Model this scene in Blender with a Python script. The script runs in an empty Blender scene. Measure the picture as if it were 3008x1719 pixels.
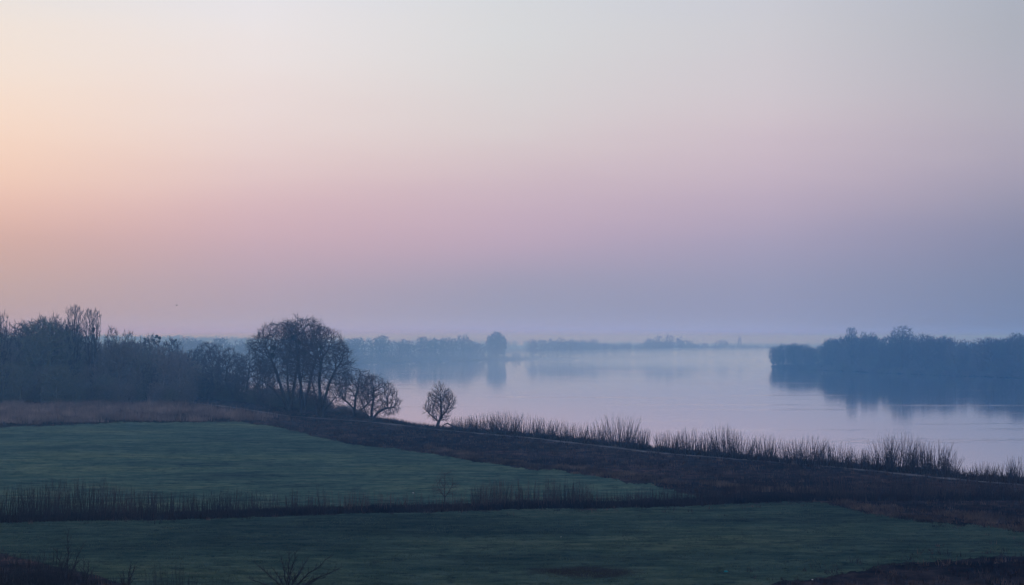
import bpy, math, random
import numpy as np
from mathutils import Vector

R = math.radians
SC = bpy.context.scene
COL = SC.collection
random.seed(7)
rng = np.random.default_rng(11)

# ------------------------------------------------------------------ camera
F = 4132.0            # focal length in pixels of the 3008 px wide photograph
CX, CY = 1504.0, 859.5
HZ = 1000.0           # row of the horizon
HC = 16.5             # eye height above the water
G = 2.5               # level of the land above the water
TH = math.atan((HZ - CY) / F)

def ray(px, py):
    dx = (px - CX) / F; dz = (CY - py) / F
    return dx, math.cos(TH) - dz * math.sin(TH), math.sin(TH) + dz * math.cos(TH)

def ground(px, py, z=G):
    dx, dy, dz = ray(px, py)
    t = (z - HC) / dz
    return dx * t, dy * t

def at_dist(px, py, d):
    dx, dy, dz = ray(px, py)
    t = d / dy
    return dx * t, d, HC + dz * t

def project(x, y, z):
    x = np.asarray(x, float); y = np.asarray(y, float); z = np.asarray(z, float) - HC
    c, s = math.cos(TH), math.sin(TH)
    fwd = y * c + z * s; up = -y * s + z * c
    return CX + F * x / fwd, CY - F * up / fwd

cam = bpy.data.cameras.new('camera')
cam.sensor_width = 36.0
cam.lens = 36.0 * F / 3008.0
cam.clip_start = 0.5
cam.clip_end = 20000
co = bpy.data.objects.new('camera', cam)
co.location = (0, 0, HC)
co.rotation_euler = (math.pi / 2 + TH, 0, 0)
COL.objects.link(co)
SC.camera = co

# ------------------------------------------------------------------ helpers
def fast_mesh(name, verts, faces):
    """verts (N,3); faces: list of (M,k) int arrays"""
    me = bpy.data.meshes.new(name)
    verts = np.ascontiguousarray(verts, dtype=np.float32)
    me.vertices.add(len(verts)); me.vertices.foreach_set('co', verts.ravel())
    faces = [f for f in faces if len(f)]
    tot = sum(f.size for f in faces)
    me.loops.add(tot)
    me.loops.foreach_set('vertex_index', np.concatenate([f.ravel() for f in faces]).astype(np.int32))
    sizes = np.concatenate([np.full(len(f), f.shape[1]) for f in faces])
    starts = np.concatenate([[0], np.cumsum(sizes)[:-1]]).astype(np.int32)
    me.polygons.add(len(sizes))
    me.polygons.foreach_set('loop_start', starts)
    me.update(calc_edges=True)
    return me

def link(name, me, mat=None, parent=None, **tags):
    o = bpy.data.objects.new(name, me)
    if mat is not None and me is not None and len(me.materials) == 0:
        me.materials.append(mat)
    COL.objects.link(o)
    if parent: o.parent = parent
    for k, v in tags.items():
        if v: o[k] = v
    return o

def tubes(p0, p1, r0, r1, k=3):
    """tapered prisms, one per segment"""
    p0 = np.asarray(p0, float); p1 = np.asarray(p1, float)
    n = len(p0)
    d = p1 - p0
    L = np.linalg.norm(d, axis=1, keepdims=True) + 1e-9
    d = d / L
    a = np.where(np.abs(d[:, 2:3]) < 0.9, np.array([[0, 0, 1.0]]), np.array([[1.0, 0, 0]]))
    u = np.cross(d, a); u /= np.linalg.norm(u, axis=1, keepdims=True) + 1e-9
    v = np.cross(d, u)
    ang = np.arange(k) * 2 * math.pi / k
    c = np.cos(ang)[None, :, None]; s = np.sin(ang)[None, :, None]
    ring = u[:, None, :] * c + v[:, None, :] * s
    q0 = (p0 - d * np.minimum(r0[:, None], 0.15) * 0.5)[:, None, :] + ring * r0[:, None, None]
    q1 = p1[:, None, :] + ring * r1[:, None, None]
    verts = np.concatenate([q0, q1], axis=1).reshape(-1, 3)
    base = np.arange(n)[:, None] * (2 * k)
    fs = []
    for i in range(k):
        j = (i + 1) % k
        fs.append(np.concatenate([base + i, base + j, base + k + j, base + k + i], axis=1))
    return verts, np.concatenate(fs, axis=0)

def join(parts):
    vs, fs, off = [], [], 0
    for v, f in parts:
        vs.append(v); fs.append(f + off); off += len(v)
    return np.concatenate(vs), np.concatenate(fs)

# ------------------------------------------------------------------ materials
def new_mat(name):
    m = bpy.data.materials.new(name); m.use_nodes = True
    nt = m.node_tree
    return m, nt, nt.nodes['Principled BSDF']

def lin(c):
    return tuple(((v / 255) / 12.92 if v <= 10 else (((v / 255) + 0.055) / 1.055) ** 2.4) for v in c)

def noise_color(nt, bsdf, cols, scale=(1, 1, 1), nscale=1.0, detail=4, rough=0.6, lo=0.35, hi=0.65, coord='Object'):
    tc = nt.nodes.new('ShaderNodeTexCoord'); mp = nt.nodes.new('ShaderNodeMapping')
    mp.inputs['Scale'].default_value = scale
    nz = nt.nodes.new('ShaderNodeTexNoise'); nz.inputs['Scale'].default_value = nscale
    nz.inputs['Detail'].default_value = detail; nz.inputs['Roughness'].default_value = rough
    cr = nt.nodes.new('ShaderNodeValToRGB')
    el = cr.color_ramp.elements
    el[0].position = lo; el[1].position = hi
    el[0].color = (*cols[0], 1); el[1].color = (*cols[-1], 1)
    for i, c in enumerate(cols[1:-1]):
        e = el.new(lo + (hi - lo) * (i + 1) / (len(cols) - 1)); e.color = (*c, 1)
    nt.links.new(tc.outputs[coord], mp.inputs[0]); nt.links.new(mp.outputs[0], nz.inputs['Vector'])
    nt.links.new(nz.outputs[0], cr.inputs[0])
    if bsdf is not None: nt.links.new(cr.outputs[0], bsdf.inputs['Base Color'])
    return cr.outputs[0], nz.outputs[0], mp.outputs[0]

def wood_mat(name, a, b):
    m, nt, bs = new_mat(name)
    bs.inputs['Roughness'].default_value = 0.9
    bs.inputs['Specular IOR Level'].default_value = 0.15
    noise_color(nt, bs, [a, b], scale=(1, 1, 0.25), nscale=3.0)
    return m

M_bark = wood_mat('dark_bark', (0.028, 0.026, 0.025), (0.07, 0.062, 0.056))
M_twig = wood_mat('bare_twigs', (0.040, 0.032, 0.030), (0.085, 0.066, 0.060))
M_twig2 = wood_mat('olive_twigs', (0.05, 0.055, 0.038), (0.10, 0.105, 0.07))
M_twig3 = wood_mat('grey_twigs', (0.06, 0.055, 0.055), (0.13, 0.115, 0.11))
M_w1 = wood_mat('haze_paled_brown_twigs', (0.078, 0.074, 0.068), (0.15, 0.142, 0.13))  # these three twig tones are lightened to paint in haze over the left wood
M_w2 = wood_mat('haze_paled_olive_twigs', (0.08, 0.09, 0.065), (0.15, 0.16, 0.115))
M_w3 = wood_mat('haze_paled_grey_twigs', (0.11, 0.10, 0.10), (0.2, 0.185, 0.18))
M_shoot = wood_mat('willow_shoots', (0.030, 0.023, 0.022), (0.072, 0.052, 0.046))
M_mist = wood_mat('mistletoe_leaves', (0.03, 0.04, 0.02), (0.06, 0.075, 0.035))
M_feather = wood_mat('dark_feathers', (0.02, 0.02, 0.022), (0.05, 0.05, 0.055))
M_metal = wood_mat('tower_steel', (0.10, 0.10, 0.11), (0.2, 0.2, 0.21))

# ------------------------------------------------------------------ terrain
SHORE_PX = [(-900, 1085), (0, 1100), (300, 1112), (450, 1130), (560, 1148), (650, 1162), (800, 1183), (1000, 1205),
            (1043, 1213), (1100, 1229), (1160, 1238), (1230, 1249), (1340, 1258), (1500, 1272), (1640, 1288),
            (1905, 1314), (2000, 1324), (2110, 1334), (2250, 1348), (2400, 1362), (2500, 1369), (2700, 1384),
            (2850, 1401), (3008, 1408), (3900, 1490)]
sp = np.array([ground(a, b) for a, b in SHORE_PX])
SH = np.array([(-2800, 1050)] + list(map(tuple, sp)) + [(150, 20), (600, -150), (2900, -300)], float)
FS = np.array([(-2900, 640), (-600, 880), (-184, 947), (-111, 990), (-28, 1130), (28, 1217), (123, 1286), (246, 1363),
               (700, 1420), (2900, 1600)], float)
IS = np.array([(380, 360), (500, 300), (603, 228), (682, 194), (775, 171), (880, 159), (930, 185), (950, 260), (965, 600)], float)

def sstep(t):
    t = np.clip(t, 0, 1); return t * t * (3 - 2 * t)

def wob(x, y, l, seed):
    r = np.random.default_rng(seed); o = 0
    for i in range(4):
        a = r.uniform(0, 6.28); k = 2 * math.pi / (l * r.uniform(0.6, 1.5)); p = r.uniform(0, 6.28)
        o = o + np.sin((x * math.cos(a) + y * math.sin(a)) * k + p)
    return o / 4

def height(x, y):
    x = np.asarray(x, float); y = np.asarray(y, float)
    sy = np.interp(x, SH[:, 0], SH[:, 1])
    d = (sy - y) * 0.55 + wob(x, y, 9, 3) * 0.5
    near = sstep((d + 4.0) / 5.0)
    hill = 12.3 * sstep((60 - y) / 60.0)
    und = wob(x, y, 55, 1) * 0.14 + wob(x, y, 17, 2) * 0.05
    h = -3 + near * (G + 3 + und) + hill * near
    fy = np.interp(x, FS[:, 0], FS[:, 1])
    far = sstep((y - fy + 12) / 14.0)
    h = np.maximum(h, -3 + far * (4.3 + 0.0015 * np.clip(y - fy, 0, 2000)))
    ix = np.interp(y, IS[:, 0], IS[:, 1])
    isl = sstep((x - ix + 4) / 7.0) * (y > 380) * (y < 965)
    h = np.maximum(h, -3 + isl * 4.4)
    return h

def axis(lo, a, b, hi, step, grow=1.12):
    mid = list(np.arange(a, b + 0.01, step))
    up, s = [], step; v = b
    while v < hi: s *= grow; v += s; up.append(min(v, hi))
    dn, s = [], step; v = a
    while v > lo: s *= grow; v -= s; dn.append(max(v, lo))
    return np.array(dn[::-1] + mid + up)

xs = axis(-2900, -160, 90, 2900, 1.6, 1.06)
ys = axis(-300, 60, 330, 3450, 1.6, 1.06)
X, Y = np.meshgrid(xs, ys)
Z = height(X, Y)
V = np.stack([X, Y, Z], -1).reshape(-1, 3)
nx, ny = len(xs), len(ys)
I = (np.arange(ny - 1)[:, None] * nx + np.arange(nx - 1)[None, :]).ravel()
Q = np.stack([I, I + 1, I + 1 + nx, I + nx], 1)

m_ground, nt, bs = new_mat('rough_dead_grass_ground')
bs.inputs['Roughness'].default_value = 1.0; bs.inputs['Specular IOR Level'].default_value = 0.0
c1, n1, _ = noise_color(nt, None, [(0.008, 0.008, 0.010), (0.024, 0.020, 0.022), (0.058, 0.045, 0.042)], scale=(0.7, 0.8, 1), nscale=0.9, detail=5, rough=0.75, lo=0.38, hi=0.64)
c2, n2, _ = noise_color(nt, None, [(0.3, 0.3, 0.36), (1, 1, 1), (1.8, 1.5, 1.4)], scale=(0.5, 1, 1), nscale=0.09, detail=5, rough=0.6, lo=0.38, hi=0.66)
mx = nt.nodes.new('ShaderNodeMix'); mx.data_type = 'RGBA'; mx.blend_type = 'MULTIPLY'; mx.inputs[0].default_value = 1
nt.links.new(c1, mx.inputs[6]); nt.links.new(c2, mx.inputs[7]); nt.links.new(mx.outputs[2], bs.inputs['Base Color'])
bp = nt.nodes.new('ShaderNodeBump'); bp.inputs['Strength'].default_value = 1.0; bp.inputs['Distance'].default_value = 0.35
nt.links.new(n1, bp.inputs['Height']); nt.links.new(bp.outputs[0], bs.inputs['Normal'])
link('ground', fast_mesh('ground', V, [Q]), m_ground, kind='structure')

def curve(pts):
    a = np.array(pts, float); return lambda px: np.interp(px, a[:, 0], a[:, 1])

F1_TOP = curve([(-900, 1280), (0, 1256), (200, 1249), (400, 1241), (700, 1240), (800, 1254), (900, 1276), (1000, 1299), (1100, 1315),
                (1250, 1331), (1400, 1356), (1550, 1378), (1700, 1393), (1900, 1421), (2000, 1446), (2090, 1463)])
F1_BOT = curve([(-900, 1545), (0, 1518), (500, 1508), (1000, 1492), (1500, 1475), (2000, 1467), (2100, 1464)])
F2_TOP = curve([(-900, 1560), (0, 1538), (500, 1532), (1000, 1513), (1500, 1496), (2000, 1485), (2250, 1474), (2380, 1478), (2520, 1503),
                (2700, 1535), (2850, 1547), (3008, 1566), (3900, 1590)])
F2_BOT = curve([(-900, 1600), (0, 1628), (100, 1650), (280, 1695), (420, 1740), (600, 1850), (2050, 1850), (2260, 1719), (2400, 1700), (2500, 1680),
                (2650, 1660), (2850, 1642), (3008, 1632), (3900, 1610)])

def ragged(px, amp, seed):
    r = np.random.default_rng(seed); o = 0
    for i in range(8):
        k = 2 * math.pi / (11 * 1.7 ** i); o = o + np.sin(px * k + r.uniform(0, 6.28)) * amp * (0.35 + 0.14 * i)
    return o * (1 + 1.4 * sstep((px - 1100) / 800))

def strip(name, top, bot, x0, x1, mat, n=900, m=50, lift=0.03, amp=0.8, seed=5, **tags):
    px = np.linspace(x0, x1, n)
    t = top(px) + ragged(px, amp, seed); b = bot(px) + ragged(px, amp, seed + 1)
    t = np.minimum(t, b - 0.4)
    tw = np.array([ground(a, c) for a, c in zip(px, t)]); bw = np.array([ground(a, c) for a, c in zip(px, b)])
    k = np.linspace(0, 1, m)[:, None, None]
    P = tw[None] * (1 - k) + bw[None] * k
    z = height(P[..., 0], P[..., 1]) + lift
    V = np.concatenate([P, z[..., None]], -1).reshape(-1, 3)
    I = (np.arange(m - 1)[:, None] * n + np.arange(n - 1)[None, :]).ravel()
    Q = np.stack([I, I + n, I + 1 + n, I + 1], 1)
    return link(name, fast_mesh(name, V, [Q]), mat, **tags)

def field_mat(name, soil=None, tint=1.0):
    m, nt, bs = new_mat(name)
    bs.inputs['Roughness'].default_value = 1.0; bs.inputs['Specular IOR Level'].default_value = 0.0
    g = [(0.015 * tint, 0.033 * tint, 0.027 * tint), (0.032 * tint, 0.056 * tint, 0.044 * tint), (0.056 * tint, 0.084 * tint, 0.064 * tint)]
    ca, na, _ = noise_color(nt, None, g, scale=(0.45, 1.0, 1), nscale=0.7, detail=9, rough=0.78, lo=0.38, hi=0.62)
    cb, nb, _ = noise_color(nt, None, [(0.62, 0.64, 0.70), (1, 1, 1), (1.45, 1.22, 1.02)], scale=(0.6, 1.6, 1), nscale=0.05, detail=5, rough=0.6, lo=0.36, hi=0.66)
    mx = nt.nodes.new('ShaderNodeMix'); mx.data_type = 'RGBA'; mx.blend_type = 'MULTIPLY'; mx.inputs[0].default_value = 1
    nt.links.new(ca, mx.inputs[6]); nt.links.new(cb, mx.inputs[7])
    # scattered clods and gaps between plants, with furrow shade painted as dark colour
    cc, nc, _ = noise_color(nt, None, [(0.42, 0.42, 0.45), (1, 1, 1)], scale=(0.9, 0.9, 1), nscale=1.1, detail=6, rough=0.75, lo=0.38, hi=0.46)
    mx2 = nt.nodes.new('ShaderNodeMix'); mx2.data_type = 'RGBA'; mx2.blend_type = 'MULTIPLY'; mx2.inputs[0].default_value = 1
    nt.links.new(mx.outputs[2], mx2.inputs[6]); nt.links.new(cc, mx2.inputs[7])
    # long thin wheel ruts and furrow lines
    cf, nf, mo = noise_color(nt, None, [(1, 1, 1), (0.35, 0.36, 0.40), (1, 1, 1)], scale=(0.035, 1.0, 1), nscale=0.55, detail=3, rough=0.5, lo=0.475, hi=0.525)
    mx4 = nt.nodes.new('ShaderNodeMix'); mx4.data_type = 'RGBA'; mx4.blend_type = 'MULTIPLY'; mx4.inputs[0].default_value = 0.55
    nt.links.new(mx2.outputs[2], mx4.inputs[6]); nt.links.new(cf, mx4.inputs[7])
    out = mx4.outputs[2]
    if soil:
        (sx, sy), (rx, ry) = soil
        tc = nt.nodes.new('ShaderNodeTexCoord'); mp = nt.nodes.new('ShaderNodeMapping')
        mp.vector_type = 'POINT'
        mp.inputs['Scale'].default_value = (1 / rx, 1 / ry, 0); mp.inputs['Location'].default_value = (-sx / rx, -sy / ry, 0)
        ln = nt.nodes.new('ShaderNodeVectorMath'); ln.operation = 'LENGTH'
        nt.links.new(tc.outputs['Object'], mp.inputs[0]); nt.links.new(mp.outputs[0], ln.inputs[0])
        ad = nt.nodes.new('ShaderNodeMath'); ad.operation = 'MULTIPLY_ADD'; ad.inputs[1].default_value = 2.6; ad.inputs[2].default_value = -1.3
        nt.links.new(na, ad.inputs[0])
        sm = nt.nodes.new('ShaderNodeMath'); sm.operation = 'ADD'
        nt.links.new(ad.outputs[0], sm.inputs[0]); nt.links.new(ln.outputs['Value'], sm.inputs[1])
        mr = nt.nodes.new('ShaderNodeMapRange'); mr.inputs[1].default_value = 0.6; mr.inputs[2].default_value = 1.2
        mr.inputs[3].default_value = 0.85; mr.inputs[4].default_value = 0.0
        nt.links.new(sm.outputs[0], mr.inputs[0])
        mx3 = nt.nodes.new('ShaderNodeMix'); mx3.data_type = 'RGBA'; mx3.inputs[7].default_value = (0.024, 0.017, 0.016, 1)
        nt.links.new(mr.outputs[0], mx3.inputs[0]); nt.links.new(out, mx3.inputs[6]); out = mx3.outputs[2]
    nt.links.new(out, bs.inputs['Base Color'])
    bp = nt.nodes.new('ShaderNodeBump'); bp.inputs['Strength'].default_value = 1.0; bp.inputs['Distance'].default_value = 0.5
    nt.links.new(nc, bp.inputs['Height']); nt.links.new(bp.outputs[0], bs.inputs['Normal'])
    return m

soil_c = ground(1725, 1682)
M_f1 = field_mat('far_green_crop', tint=1.95)  # tint raised to put haze and glow over the far field into its colour
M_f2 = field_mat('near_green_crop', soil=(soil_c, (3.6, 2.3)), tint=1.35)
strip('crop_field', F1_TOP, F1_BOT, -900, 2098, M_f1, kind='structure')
strip('crop_field', F2_TOP, F2_BOT, -900, 3900, M_f2, kind='structure', seed=15)

# river path
PATH = np.array([(380, 1170), (520, 1178), (600, 1188), (680, 1198), (760, 1209), (850, 1222), (940, 1231), (1020, 1236), (1100, 1243), (1200, 1252), (1340, 1267),
        (1500, 1283), (1700, 1305), (1850, 1321), (2000, 1336), (2250, 1356), (2400, 1370), (2600, 1390), (2700, 1400),
        (2850, 1413), (3008, 1424), (3900, 1510)], float)
pc = curve(PATH)
m_path, nt, bs = new_mat('pale_sandy_track')
bs.inputs['Roughness'].default_value = 1.0; bs.inputs['Specular IOR Level'].default_value = 0.0
noise_color(nt, bs, [(0.035, 0.034, 0.036), (0.085, 0.084, 0.088), (0.14, 0.138, 0.145)], nscale=0.35, detail=6, rough=0.7, lo=0.34, hi=0.62)
pxp = np.linspace(380, 3900, 700)
pw = np.array([ground(a, b) for a, b in zip(pxp, pc(pxp))])
tg = np.gradient(pw, axis=0); tg /= np.linalg.norm(tg, axis=1, keepdims=True)
nr = np.stack([-tg[:, 1], tg[:, 0]], 1)
wd = 0.62 + 0.18 * np.sin(pxp * 0.05) + rng.normal(0, 0.06, len(pxp))
rows = []
for s in np.linspace(-1, 1, 7):
    p = pw + nr * (wd * s)[:, None]; rows.append(np.concatenate([p, (height(p[:, 0], p[:, 1]) + 0.05)[:, None]], 1))
P = np.concatenate(rows); n = len(pxp)
I = (np.arange(6)[:, None] * n + np.arange(n - 1)[None, :]).ravel()
link('path', fast_mesh('path', P, [np.stack([I, I + 1, I + 1 + n, I + n], 1)]), m_path, kind='structure')

# ------------------------------------------------------------------ water
m_w, nt, bs = new_mat('calm_river_water')
bs.inputs['Base Color'].default_value = (0.02, 0.035, 0.05, 1)
bs.inputs['Roughness'].default_value = 0.045
bs.inputs['IOR'].default_value = 1.6
tc = nt.nodes.new('ShaderNodeTexCoord')
def wnoise(scale, nscale, det):
    mp = nt.nodes.new('ShaderNodeMapping'); mp.inputs['Scale'].default_value = scale
    nz = nt.nodes.new('ShaderNodeTexNoise'); nz.inputs['Scale'].default_value = nscale; nz.inputs['Detail'].default_value = det
    nt.links.new(tc.outputs['Object'], mp.inputs[0]); nt.links.new(mp.outputs[0], nz.inputs['Vector'])
    return nz.outputs[0]
w1 = wnoise((1, 1, 1), 0.5, 3)
w2 = wnoise((0.16, 1, 1), 0.06, 6)
rp = nt.nodes.new('ShaderNodeMapRange'); rp.inputs[1].default_value = 0.555; rp.inputs[2].default_value = 0.66
rp.inputs[3].default_value = 0.010; rp.inputs[4].default_value = 0.09
nt.links.new(w2, rp.inputs[0])
bp = nt.nodes.new('ShaderNodeBump'); bp.inputs['Strength'].default_value = 1.0
nt.links.new(w1, bp.inputs['Height']); nt.links.new(rp.outputs[0], bp.inputs['Distance'])
nt.links.new(bp.outputs[0], bs.inputs['Normal'])
gl = nt.nodes.new('ShaderNodeBsdfGlossy'); gl.inputs['Roughness'].default_value = 0.045; gl.inputs['Color'].default_value = (0.97, 0.98, 1, 1)
fr = nt.nodes.new('ShaderNodeFresnel'); fr.inputs['IOR'].default_value = 1.9
pw_ = nt.nodes.new('ShaderNodeMath'); pw_.operation = 'POWER'; pw_.inputs[1].default_value = 0.25
ms = nt.nodes.new('ShaderNodeMixShader'); mo = nt.nodes['Material Output']
nt.links.new(fr.outputs[0], pw_.inputs[0]); nt.links.new(pw_.outputs[0], ms.inputs[0])
nt.links.new(bp.outputs[0], gl.inputs['Normal']); nt.links.new(bs.outputs[0], ms.inputs[1]); nt.links.new(gl.outputs[0], ms.inputs[2])
nt.links.new(ms.outputs[0], mo.inputs['Surface'])
wv = np.array([(-2900, -300, 0), (2900, -300, 0), (2900, 3450, 0), (-2900, 3450, 0)], float)
link('river', fast_mesh('river', wv, [np.array([[0, 1, 2, 3]])]), m_w, kind='structure')

# ------------------------------------------------------------------ trees
def colonize(stems, attr, infl, kill, step, iters, up=0.12, jit=0.12, seed=0):
    r = np.random.default_rng(seed)
    nodes, par = [], []
    for st in stems:
        pts = [np.array(p, float) for p in st]
        prev = -1
        if nodes and pts[0][2] > 0.1:
            dd = np.linalg.norm(np.array(nodes) - pts[0], axis=1); prev = int(dd.argmin())
        for i, p in enumerate(pts):
            if i == 0:
                nodes.append(p); par.append(prev); prev = len(nodes) - 1; continue
            q = pts[i - 1]; L = np.linalg.norm(p - q); n = max(1, int(L / step))
            for k in range(1, n + 1):
                w = q + (p - q) * k / n + r.normal(0, step * 0.06, 3)
                nodes.append(w); par.append(prev); prev = len(nodes) - 1
    N = np.array(nodes); par = list(par)
    A = np.array(attr)
    D = np.linalg.norm(A[:, None] - N[None], axis=2)
    ni = D.argmin(1); nd = D.min(1)
    keep = nd > kill; A, ni, nd = A[keep], ni[keep], nd[keep]
    for it in range(iters):
        act = nd < infl
        if not act.any(): break
        dirs = np.zeros_like(N); cnt = np.zeros(len(N))
        dv = A[act] - N[ni[act]]; dv /= np.linalg.norm(dv, axis=1, keepdims=True) + 1e-9
        np.add.at(dirs, ni[act], dv); np.add.at(cnt, ni[act], 1)
        src = np.where(cnt > 0)[0]
        dd = dirs[src] / cnt[src][:, None]
        dd += np.array([0, 0, up]) + r.normal(0, jit, dd.shape)
        dd /= np.linalg.norm(dd, axis=1, keepdims=True) + 1e-9
        new = N[src] + dd * step
        base = len(N)
        N = np.concatenate([N, new]); par += list(src)
        D = np.linalg.norm(A[:, None] - new[None], axis=2)
        mi = D.argmin(1); md = D[np.arange(len(A)), mi]
        b = md < nd
        ni[b] = mi[b] + base; nd[b] = md[b]
        keep = nd > kill
        A, ni, nd = A[keep], ni[keep], nd[keep]
        if len(A) == 0: break
        if len(N) > 9000: break
    return N, np.array(par)

def envelope(profile, n, depth=0.85, seed=0, shell=0.0):
    """profile: list of (z, left, right); random points in the body they outline"""
    r = np.random.default_rng(seed)
    p = np.array(profile, float)
    out = []
    zmin, zmax = p[0, 0], p[-1, 0]
    wmax = (p[:, 2] - p[:, 1]).max()
    while len(out) < n:
        z = r.uniform(zmin, zmax); l = np.interp(z, p[:, 0], p[:, 1]); q = np.interp(z, p[:, 0], p[:, 2])
        w = (q - l)
        if r.uniform() > (w / wmax) ** 2 + 0.03: continue
        a = r.uniform(0, 2 * math.pi); rr = math.sqrt(r.uniform(shell, 1))
        out.append(((l + q) / 2 + w / 2 * rr * math.cos(a), w / 2 * depth * rr * math.sin(a), z))
    return np.array(out)

def grow_tree(stems, attr, infl=5, kill=0.75, step=0.45, iters=120, r_tip=0.026, pipe=2.12, up=0.12, jit=0.12,
              tw_n=4, tw_len=0.9, tw_spread=0.6, droop=0.0, tw_up=0.25, thick=0.09, tw_r=0.025, seed=0, flare=1.35, k=3, side=0.6):
    r = np.random.default_rng(seed + 100)
    N, par = colonize(stems, attr, infl, kill, step, iters, up, jit, seed)
    n = len(N)
    rad = np.zeros(n); nch = np.zeros(n, int)
    for i in range(n):
        if par[i] >= 0: nch[par[i]] += 1
    acc = np.zeros(n)
    for i in range(n - 1, -1, -1):
        a = acc[i] if nch[i] else r_tip ** pipe
        rad[i] = a ** (1 / pipe)
        if par[i] >= 0: acc[par[i]] += a
    zb = N[:, 2].min()
    rad *= 1 + (flare - 1) * np.exp(-np.clip(N[:, 2] - zb, 0, 9) * 1.4) * (rad > thick)
    idx = np.where(par >= 0)[0]
    p0, p1 = N[par[idx]], N[idx]
    r0, r1 = rad[par[idx]].copy(), rad[idx]
    r0 = np.minimum(r0, r1 * 1.5 + 0.004)
    # twigs
    tip = np.where((rad < r_tip * 3.2) & (par >= 0))[0]
    wt = np.where(nch[tip] == 0, tw_n, 0) + (r.uniform(size=len(tip)) < side * 1.0) * max(1, tw_n // 2)
    src = np.repeat(tip, wt)
    d = N[src] - N[par[src]]; d /= np.linalg.norm(d, axis=1, keepdims=True) + 1e-9
    d = d + r.normal(0, tw_spread, d.shape) + np.array([0, 0, tw_up]); d /= np.linalg.norm(d, axis=1, keepdims=True)
    L = tw_len * r.uniform(0.5, 1.25, len(src)) / 3
    q = N[src].copy(); P0, P1, R0, R1 = [], [], [], []
    for s in range(3):
        q2 = q + d * L[:, None]
        P0.append(q); P1.append(q2)
        R0.append(np.full(len(src), tw_r * (1 - 0.25 * s))); R1.append(np.full(len(src), tw_r * (0.75 - 0.25 * s) + 0.002))
        if s == 0:                     # a side twig from the first joint
            e = d + r.normal(0, tw_spread * 0.9, d.shape); e /= np.linalg.norm(e, axis=1, keepdims=True)
            P0.append(q2); P1.append(q2 + e * L[:, None] * 1.5)
            R0.append(np.full(len(src), tw_r * 0.7)); R1.append(np.full(len(src), tw_r * 0.25))
        d = d + r.normal(0, 0.16, d.shape) + np.array([0, 0, -droop]); d /= np.linalg.norm(d, axis=1, keepdims=True)
        q = q2
    P0 = np.concatenate(P0); P1 = np.concatenate(P1); R0 = np.concatenate(R0); R1 = np.concatenate(R1)
    big = r1 > thick
    tr = tubes(p0[big], p1[big], r0[big], r1[big], 7)
    sm = ~big
    cr = join([tubes(p0[sm], p1[sm], r0[sm], r1[sm], 4), tubes(P0, P1, R0, R1, k)])
    return dict(trunk=tr, crown=cr, nodes=N, rad=rad, nseg=len(idx) + len(P0))

def plant(name, data, loc, scale=(1, 1, 1), rot=0, trunk_name='trunk', crown_name='crown', **tags):
    root = link(name, None, **tags); root.location = loc; root.scale = scale; root.rotation_euler = (0, 0, rot)
    if 'me' not in data:
        data['me'] = (fast_mesh(trunk_name, data['trunk'][0], [data['trunk'][1]]), fast_mesh(crown_name, data['crown'][0], [data['crown'][1]]))
    link(trunk_name, data['me'][0], M_bark, root)
    link(crown_name, data['me'][1], data.get('mat', M_twig), root)
    return root

def gz(x, y): return float(height(x, y))

# --- large willows beside the river -----------------------------------------
GW = 'old willows in the clump beside the river'
def place_px(px, py):
    x, y = ground(px, py); return (x, y, gz(x, y) - 0.1)

prA = [(3.0, -2.5, 1.0), (6, -5.0, 2.0), (8.5, -6.2, 3.0), (11, -7.4, 3.6), (13, -8.4, 3.6), (14.5, -7.6, 3.6), (16.4, -5.6, 3.4), (17.6, -4.2, 0.5)]
wA = grow_tree([[(0, 0, 0), (-0.5, 0, 2.0), (-1.6, 0.5, 4.5), (-2.5, 0.6, 7.5), (-4.0, 0.8, 11)],
                [(0.15, 0.1, 0), (0.1, 0.3, 2.5), (-0.4, 0.8, 6), (-0.6, 1.0, 10)],
                [(0.2, -0.2, 0), (0.8, -0.3, 3.0), (1.5, -0.8, 7), (2.2, -1, 11)],
                [(-0.1, -0.1, 0), (-1.2, -0.8, 2.2), (-3.2, -1.0, 4.6), (-5.6, -1.2, 6.4), (-8.4, -1.2, 7.6)]],
               envelope(prA, 3300, seed=1, shell=0.12), droop=0.32, tw_len=1.8, tw_up=0.1, kill=0.62, tw_spread=0.38, side=0.8, tw_r=0.02, tw_n=4, seed=1)
prB = [(2.5, -1.8, 1.8), (8, -3, 3.2), (12, -4, 4.6), (15, -4.4, 5.2), (17, -3.6, 4.4), (18.4, -1.5, 1.5)]
wB = grow_tree([[(0, 0, 0), (0.1, 0, 3), (-0.5, 0.3, 7), (-0.9, 0.3, 12)],
                [(0.3, 0.2, 0), (0.8, 0.4, 3), (1.6, 0.8, 7), (2.6, 1.2, 11)],
                [(-0.2, 0.1, 0), (-0.4, -0.3, 4), (0.3, -0.8, 9)]],
               envelope(prB, 2700, seed=2, shell=0.12), droop=0.28, tw_len=1.7, tw_up=0.15, kill=0.62, tw_spread=0.38, side=0.8, tw_r=0.02, tw_n=4, seed=2)
prC = [(1.6, -1.5, 3.2), (4, -2.4, 4.8), (7, -3, 5.0), (10, -3.6, 6.1), (12, -3.6, 5.7), (14, -3.6, 4.6), (15.6, -3, 2.6), (16.4, -1.5, 0.6)]
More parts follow.
